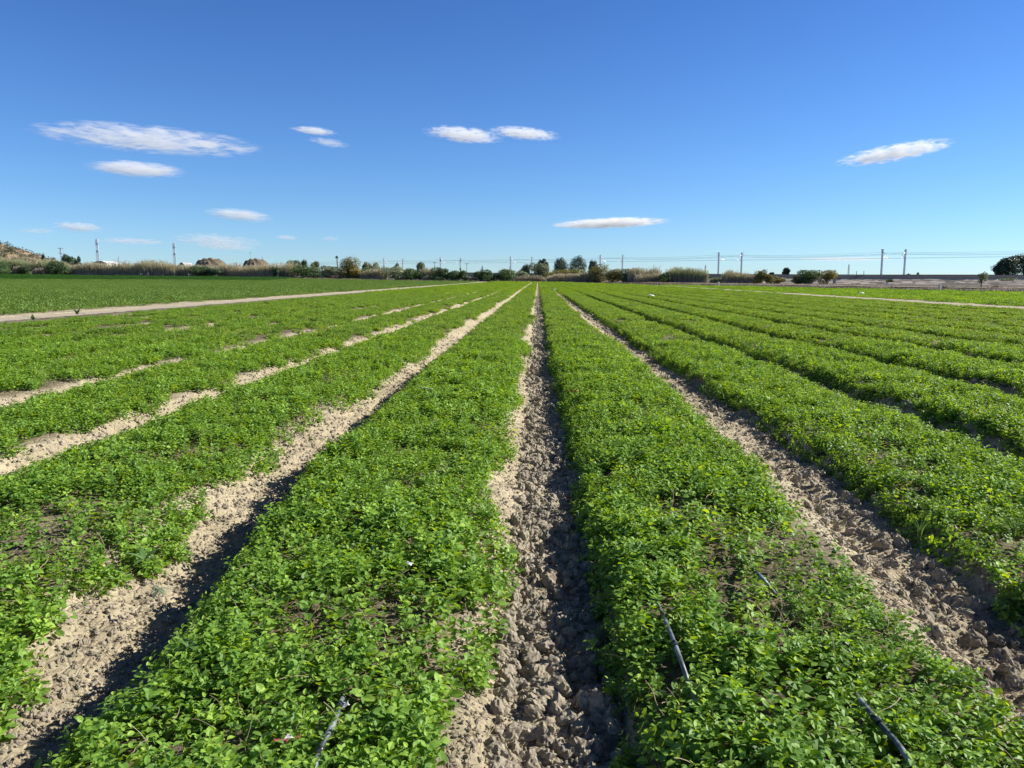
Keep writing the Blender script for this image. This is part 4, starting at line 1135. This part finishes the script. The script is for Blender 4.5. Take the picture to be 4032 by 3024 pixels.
tree("citrus_tree", "dark scraggly tree right of the squat pylon", "tree", 256, 300, 1007, 340, M_PINE, "dome", 9, .9, .1, .4, "scraggly trees right of the pylon")
tree("citrus_tree", "low scraggly tree left of the white building", "tree", 298, 322, 1014, 340, M_PINE, "dome", 7, .9, .1, .4, "scraggly trees right of the pylon")
M_MOUND = soil_mat("rocky mound", (.30, .24, .17), (.17, .135, .09), (.06, .055, .04))
for (x0, x1, yt, lab) in ((756, 902, 1020, "left rocky brown mound behind the reeds"), (946, 1070, 1022, "right rocky brown mound behind the reeds")):
    Y = 330; a = at(x0, yt, Y); b = at(x1, yt, Y)
    hillmesh("mound", (a.x + b.x) / 2, Y, (b.x - a.x) / 2 * 1.08, 8, a.z, lab, M_MOUND, 60, .11, 1.9)

# ------------------------------------------------------------------ small things round the field
def hydrant(label, px, ytop, ybot, wpx):
    g = on_z(px, ybot, .12); s = g.y / F
    h = (ybot - ytop) * s + .14; wd = wpx * s
    t = thing("irrigation_box", label, "box", (g.x, g.y, -.02), 0.5, "concrete irrigation boxes at the right field edge")
    bm = bmesh.new(); bmesh.ops.create_cube(bm, size=1.0)
    for v in bm.verts: v.co = Vector((v.co.x * wd * .82, v.co.y * wd * .82, (v.co.z + .5) * h))
    bmesh.ops.bevel(bm, geom=bm.edges[:], offset=.02, segments=2, affect='EDGES')
    me = bpy.data.meshes.new("housing"); bm.to_mesh(me); bm.free(); add("housing", me, M_BOX, t)
    MB().box(-wd * .47, -wd * .47, h + .002, wd * .47, wd * .47, h + .07).build("lid", M_BOX, t)
    MB().box(-wd * .30, -wd * .43, h * .15, wd * .30, -wd * .413, h * .82).build("door", M_CONC, t)
M_BOX = flat_mat("cream painted concrete", (0.72, 0.66, 0.54), .7, c2=(.58, .52, .41), nscale=2)
hydrant("cream concrete box at the field edge, farther left one", 2828, 1112, 1124, 8)
hydrant("cream concrete box at the field edge, nearer right one", 3699, 1125, 1143, 10)
def marker(label, px, ytop, ybot, wpx):
    g = on_z(px, ybot, .0); s = g.y / F; h = (ybot - ytop) * s; wd = wpx * s
    t = thing("marker_post", label, "post", (g.x, g.y, ground_at(g.x, g.y)), .3, "small white posts on the right bank")
    MB().box(-wd / 2, -wd / 2, 0, wd / 2, wd / 2, h * .85).build("post", M_WHITE, t)
    MB().box(-wd * .56, -wd * .56, h * .85 + .002, wd * .56, wd * .56, h).build("cap", M_CONC, t)
marker("small white post below the small green bush", 3492, 1112, 1125, 5)
marker("tiny white post right of the golden bush", 3357, 1114, 1120, 4)
marker("low white block at the foot of the gantry", 3314, 1107, 1113, 6)

# heron sized white and black fitting lying in the right strip
g = on_z(3390, 1158, .25)
M_BLK = flat_mat("black plastic", (0.02, 0.022, 0.022), .4)
M_PW = flat_mat("white plastic", (0.82, 0.83, 0.82), .4, nscale=9)
t = thing("pipe_fitting", "white and black pipe fitting lying on the bright green strip", "pipe fitting", (g.x, g.y, .28), .2)
MB().tube([(-.2, 0, .03), (.06, 0, .06), (.28, .06, .04)], [.05, .065, .045], 8).build("white_body", M_PW, t)
MB().tube([(-.24, 0, .0), (-.23, 0, .17)], .04, 7).tube([(.28, .06, .06), (.45, .06, .07)], .03, 7).build("black_collar", M_BLK, t)

# drip hoses
m, t_, bs, out = newmat("drip hose")
co = N(t_, "ShaderNodeTexCoord").outputs["Object"]
t_.links.new(ramp(t_, noise(t_, 14, 4, .6, co), [(.40, (.05, .06, .065)), (.62, (.24, .27, .28))]), bs.inputs["Base Color"]); bs.inputs["Roughness"].default_value = .42
M_HOSE = m
def hose(label, pts, up=()):
    """pts: (px, py, z above furrow bottom) along the visible run"""
    W = [on_z(px, py, z) for px, py, z in pts]
    # smooth
    P2 = []
    for i in range(len(W) - 1):
        a, b = W[i], W[i + 1]
        p0 = W[i - 1] if i else a * 2 - b; p3 = W[i + 2] if i + 2 < len(W) else b * 2 - a
        for j in range(8):
            f = j / 8
            P2.append(.5 * ((2 * a) + (b - p0) * f + (2 * p0 - 5 * a + 4 * b - p3) * f * f + (3 * a - p0 - 3 * b + p3) * f ** 3))
    P2.append(W[-1])
    t = thing("drip_hose", label, "hose", tuple(P2[0]), 0, "black drip hoses lying in the mint rows")
    o = P2[0]
    MB().tube([p - o for p in P2], .0078, 10).build("tube", M_HOSE, t, smooth=True)
    mb = MB()
    for i in range(9, len(P2) - 4, 23):
        mb.tube([P2[i] - o, P2[i] + (P2[i + 1] - P2[i]).normalized() * .03 - o], .0100, 10)
    if mb.v: mb.build("emitter", M_BLK, t, smooth=True)
LOW, UP_ = .22, .322
hose("black drip hose surfacing in the row right of the centre furrow, left of its pair", [(2530, 2180, LOW), (2562, 2300, .30), (2600, 2400, .27), (2622, 2450, UP_), (2655, 2530, UP_ + .01), (2684, 2610, UP_), (2715, 2700, .28), (2750, 2790, .29), (2790, 2900, .27), (2830, 3050, LOW)])
hose("black drip hose surfacing at the lower right, right one of that row", [(3080, 2380, LOW), (3200, 2520, LOW), (3330, 2680, .25), (3396, 2768, UP_), (3440, 2822, UP_ + .01), (3500, 2890, UP_), (3550, 2950, UP_), (3600, 3030, UP_), (3640, 3090, .28)])
hose("short stretch of black drip hose showing half way up that row", [(2920, 2180, LOW), (2964, 2238, .31), (2990, 2265, UP_), (3018, 2296, .32), (3070, 2360, LOW)])
hose("black drip hose surfacing at the bottom of the row left of the centre furrow", [(1370, 2700, LOW), (1340, 2770, .31), (1322, 2830, UP_), (1290, 2890, UP_ + .005), (1262, 2950, UP_), (1235, 3030, UP_), (1215, 3090, .28)])

# litter
def scrap(name, label, cat, px, py, z, size, mat, rr, group=None, parts=None):
    g = on_z(px, py, z); n = 7
    A, B = np.meshgrid(np.linspace(-1, 1, n), np.linspace(-1, 1, n)); r2 = np.random.default_rng(rr)
    Z = (vn(A * 2 + rr, B * 2, rr) - .5) * .9 + .3 * (vn(A * 5, B * 5 + rr, rr) - .5)
    j = 1 + .25 * (vn(A * 3 + 5, B * 3 + rr, 3) - .5)
    V = np.stack([(A * j).ravel(), (B * j * .6).ravel(), Z.ravel() * .5], 1) * size / 2
    i = (np.arange(n - 1)[:, None] * n + np.arange(n - 1)[None, :]).ravel()
    me = mesh_np(name, V, np.stack([i, i + 1, i + n + 1, i + n], 1), smooth=True)
    o = add(name, me, mat, None, g, (r2.uniform(-.3, .3), r2.uniform(-.3, .3), r2.uniform(0, 6)))
    so = o.modifiers.new("solid", 'SOLIDIFY'); so.thickness = .0012
    return tag(o, label, cat, group)
PG = "scraps of litter in the field"
scrap("plastic_scrap", "white crumpled plastic scrap on the row beside the left furrow", "litter", 1686, 1532, .34, .14, M_PW, 3, PG)
scrap("plastic_scrap", "small white scrap in thin leaves low on the left row", "litter", 1610, 2218, .31, .03, M_PW, 4, PG)
scrap("plastic_scrap", "white scrap in the clods near the bottom of the centre furrow", "litter", 2205, 2830, .09, .08, M_PW, 5, PG)
scrap("plastic_scrap", "white plastic scrap far out on the right mint rows", "litter", 2562, 1162, .36, .45, M_PW, 6, PG)
scrap("plastic_scrap", "bluish white scrap at the bottom beside the left drip hose", "litter", 1352, 2775, .315, .05, M_PW, 8, PG)
M_ORL = flat_mat("orange dead leaf", (0.62, 0.30, 0.12), .7, nscale=20)
scrap("dead_leaf", "orange dead leaf on the row right of the centre furrow", "leaf", 2260, 1538, .33, .10, M_ORL, 9)
m, t_, bs, out = newmat("red and white wrapper")
co = N(t_, "ShaderNodeTexCoord").outputs["Object"]
sx_ = N(t_, "ShaderNodeSeparateXYZ"); t_.links.new(co, sx_.inputs[0])
t_.links.new(ramp(t_, math_(t_, 'ADD', math_(t_, 'MULTIPLY', sx_.outputs[0], 18), noise(t_, 25, 3, .6, co)), [(.30, (.42, .10, .08)), (.36, (.6, .58, .55)), (.80, (.55, .54, .52)), (.86, (.4, .09, .07))]), bs.inputs["Base Color"])
bs.inputs["Roughness"].default_value = .35
scrap("wrapper", "crumpled red and white wrapper in the leaves near the bottom left", "litter", 1135, 2905, .32, .06, m, 12, PG)
# green pipe stub lying across the row near the vanishing point
g = on_z(2170, 1144, .34)
M_PIPE = flat_mat("dark green pipe", (0.03, 0.09, 0.06), .5)
t = thing("pipe_stub", "dark green pipe piece lying across the mint near the vanishing point", "pipe", (g.x, g.y, g.z), 0)
MB().tube([(-.5, 0, .02), (.15, .1, .05)], .05, 8).tube([(.12, .1, .05), (.5, .5, .12)], .04, 8).build("pipe", M_PIPE, t)
MB().tube([(.08, .08, .05), (.2, .12, .05)], .07, 8).build("collar", M_BLK, t)

# single weeds
M_WEED = leaf_mat("weed leaf", (0.06, 0.12, 0.03), (0.10, 0.19, 0.05), (0.17, 0.28, 0.09), .3)
def tuft(label, px, py, z, h, n, mat=M_WEED, name="grass_tuft", cat="grass tuft", bw=.008):
    g = on_z(px, py, z)
    t = thing(name, label, cat, tuple(g), 0, "single weeds in the field")
    V, Fq, T, _ = blades(PLANTS, n, h * .12, h * .12, h, None, .9, bw, 4, hvar=.5)
    add("blades", mesh_np("blades", V, Fq, T), mat, t)
    MB().tube([(0, 0, -.02), (.005, 0, h * .35)], .003, 4).build("stem", M_STEM, t)
tuft("thin bright grass tuft on the row edge right of the second furrow", 3620, 2125, .16, .16, 14)
tuft("small grass tuft on the bare slope left of the second furrow", 3104, 2068, .14, .09, 12)
tuft("yellow green grass tuft at the right picture edge", 3990, 2110, .25, .14, 12)
def broadleaf(label, px, py, z, size, n, mat, el0=.5):
    g = on_z(px, py, z); t = thing("broadleaf_weed", label, "weed", tuple(g), 0, "single weeds in the field")
    for i in range(n):
        V, Fq = leaf_grid(size * PLANTS.uniform(.7, 1.1), size * .32, .2, .5)
        V = V @ rotm(i * 2.4 + PLANTS.normal(0, .3), el0 + PLANTS.normal(0, .25)).T
        V[:, 2] += .01
        add("leaf", mesh_np("leaf", V, Fq, np.full(len(V), PLANTS.uniform(.3, .8)), True), mat, t)
broadleaf("upright weed with long leaves at the edge of the left furrow", 570, 2215, .20, .08, 5, M_WEED, .9)
broadleaf("pale lobed weed hanging over the left furrow edge", 625, 2330, .22, .06, 6, M_OLIVE, .3)
broadleaf("bright yellow green weed standing out of the leaves at bottom left", 745, 2560, .33, .05, 7, M_WEED, .5)
broadleaf("dark spindly weed by the left dirt track, nearer one", 130, 1262, .30, .26, 6, M_CITRUS, 1.0)
broadleaf("spindly weed by the left dirt track, farther one", 303, 1240, .30, .26, 6, M_CITRUS, 1.2)

# ------------------------------------------------------------------ clouds (far outside everything else)
def cloud_mat(name, dens, wisp, sc, seed, base):
    m = bpy.data.materials.new(name); m.use_nodes = True
    t = m.node_tree; t.nodes.remove(t.nodes["Principled BSDF"]); out = t.nodes["Material Output"]
    co = N(t, "ShaderNodeTexCoord").outputs["Object"]
    ln = N(t, "ShaderNodeVectorMath", operation='LENGTH'); t.links.new(co, ln.inputs[0])
    mp = N(t, "ShaderNodeMapping"); mp.inputs["Location"].default_value = (seed, seed * 2, 0); mp.inputs["Scale"].default_value = (sc[0] * 1.15, sc[1], sc[2] * 1.5)
    t.links.new(co, mp.inputs[0])
    n1 = noise(t, 1.0, 7, .62, mp.outputs[0], .6)
    shell = math_(t, 'SUBTRACT', 1.0, ln.outputs["Value"])
    f = math_(t, 'ADD', math_(t, 'MULTIPLY', shell, base * .72), math_(t, 'MULTIPLY', math_(t, 'SUBTRACT', n1, .53), wisp * 1.15))
    # fade to nothing before the hull
    f = math_(t, 'MULTIPLY', f, math_(t, 'MINIMUM', math_(t, 'MULTIPLY', math_(t, 'MAXIMUM', shell, 0.0), 2.6), 1.0))
    d = math_(t, 'MULTIPLY', math_(t, 'MINIMUM', math_(t, 'MAXIMUM', f, 0.0), .6), dens)
    pv = N(t, "ShaderNodeVolumePrincipled")
    pv.inputs["Color"].default_value = (1.0, 1.0, 1.0, 1); pv.inputs["Anisotropy"].default_value = .15
    t.links.new(d, pv.inputs["Density"]); t.links.new(pv.outputs[0], out.inputs["Volume"])
    return m
def cloud(label, x0, y0, x1, y1, tilt=0.0, dens=1.0, wisp=1.0, sc=(2.2, 2.2, 1.3), base=1.2, seed=1):
    """box in 2212-wide picture coordinates"""
    k = 4032 / 2212; cx, cy = (x0 + x1) / 2 * k, (y0 + y1) / 2 * k
    el_ = ray(cx, cy); D = 950.0 / (el_.z / el_.y)
    c = Vector((0, 0, CAMZ)) + ray(cx, cy) * (D / ray(cx, cy).y)
    dist = (c - Vector((0, 0, CAMZ))).length; s = dist / math.sqrt(F * F + (cx - 2016) ** 2)
    hw = (x1 - x0) * k * s / 2 * 1.0; hh = (y1 - y0) * k * s / 2 * .86
    bm = bmesh.new(); bmesh.ops.create_icosphere(bm, subdivisions=3, radius=1.0)
    me = bpy.data.meshes.new("cloud"); bm.to_mesh(me); bm.free()
    o = add("cloud", me, cloud_mat("cloud vapour", dens * .72 / hh, wisp, sc, seed, base))
    o.location = c; o.scale = (hw, hw * .45, hh)
    o.rotation_euler = Euler((0, tilt, math.atan2(c.y, c.x) - PI / 2))
    return tag(o, label, "cloud", "white lens clouds")
cloud("large ragged white cloud at upper left", 92, 270, 562, 333, .025, 1.2, 9.0, (5, 3, 3.0), 1.6, 3)
cloud("smooth lens cloud below the large ragged one", 188, 343, 402, 387, .02, 1.5, 3.0, (3, 2.0, 3.4), 1.8, 9)
cloud("small white cloud right of the large ragged one, upper of two", 626, 272, 730, 293, .06, 1.4, 3.0, (2.5, 2, 2), 1.6, 14)
cloud("faint small cloud just under the small white one", 664, 296, 757, 320, .12, .8, 3.0, (2.5, 2, 2), 1.3, 22)
cloud("bright cloud above the centre, left half of the pair", 912, 271, 1090, 311, .09, 2.0, 5.0, (5, 2.6, 2.6), 1.9, 31)
cloud("bright cloud above the centre, right half of the pair", 1052, 272, 1214, 304, .09, 1.7, 4.5, (5, 2.4, 2.6), 1.8, 37)
cloud("bright slanted cloud at upper right", 1812, 308, 2050, 352, -.13, 2.4, 7.0, (5, 3, 2.2), 1.8, 41)
cloud("long flat cloud low over the centre right", 1180, 468, 1456, 496, -.03, 2.2, 4.5, (6, 4, 1.8), 1.8, 47)
cloud("lens cloud low at left above the rocky mounds", 438, 447, 596, 482, .08, 1.4, 2.4, (2.4, 1.8, 2.8), 1.5, 52)
cloud("small white cloud low above the thicker radio tower", 112, 476, 226, 505, .04, 1.4, 4.0, (3, 2.4, 2.2), 1.5, 58)
cloud("wispy low cloud right of the slimmer radio tower", 366, 500, 572, 542, .05, .9, 6.0, (4, 3, 2.8), 1.2, 63)
cloud("tiny wisp low over the centre left", 590, 505, 648, 521, .05, .9, 3.0, (2, 2, 2), 1.3, 66)
cloud("faint tiny wisp left of the tall palm", 690, 508, 738, 524, 0, .6, 3.0, (2, 2, 2), 1.3, 71)
cloud("faint grey wisp near the left horizon", 38, 490, 122, 508, 0, .6, 3.0, (2, 2, 2), 1.2, 75)
cloud("thin low streak over the reeds between the two radio towers", 205, 512, 372, 530, .03, .5, 5.0, (4, 3, 2.5), 1.2, 83)
cloud("thin low streak above the humped rocky mounds", 420, 522, 560, 545, .06, .5, 5.0, (4, 3, 2.5), 1.2, 87)
cloud("faint long streak low over the railway at right", 1700, 553, 1950, 566, .01, .35, 4.0, (5, 3, 2), 1.2, 91)
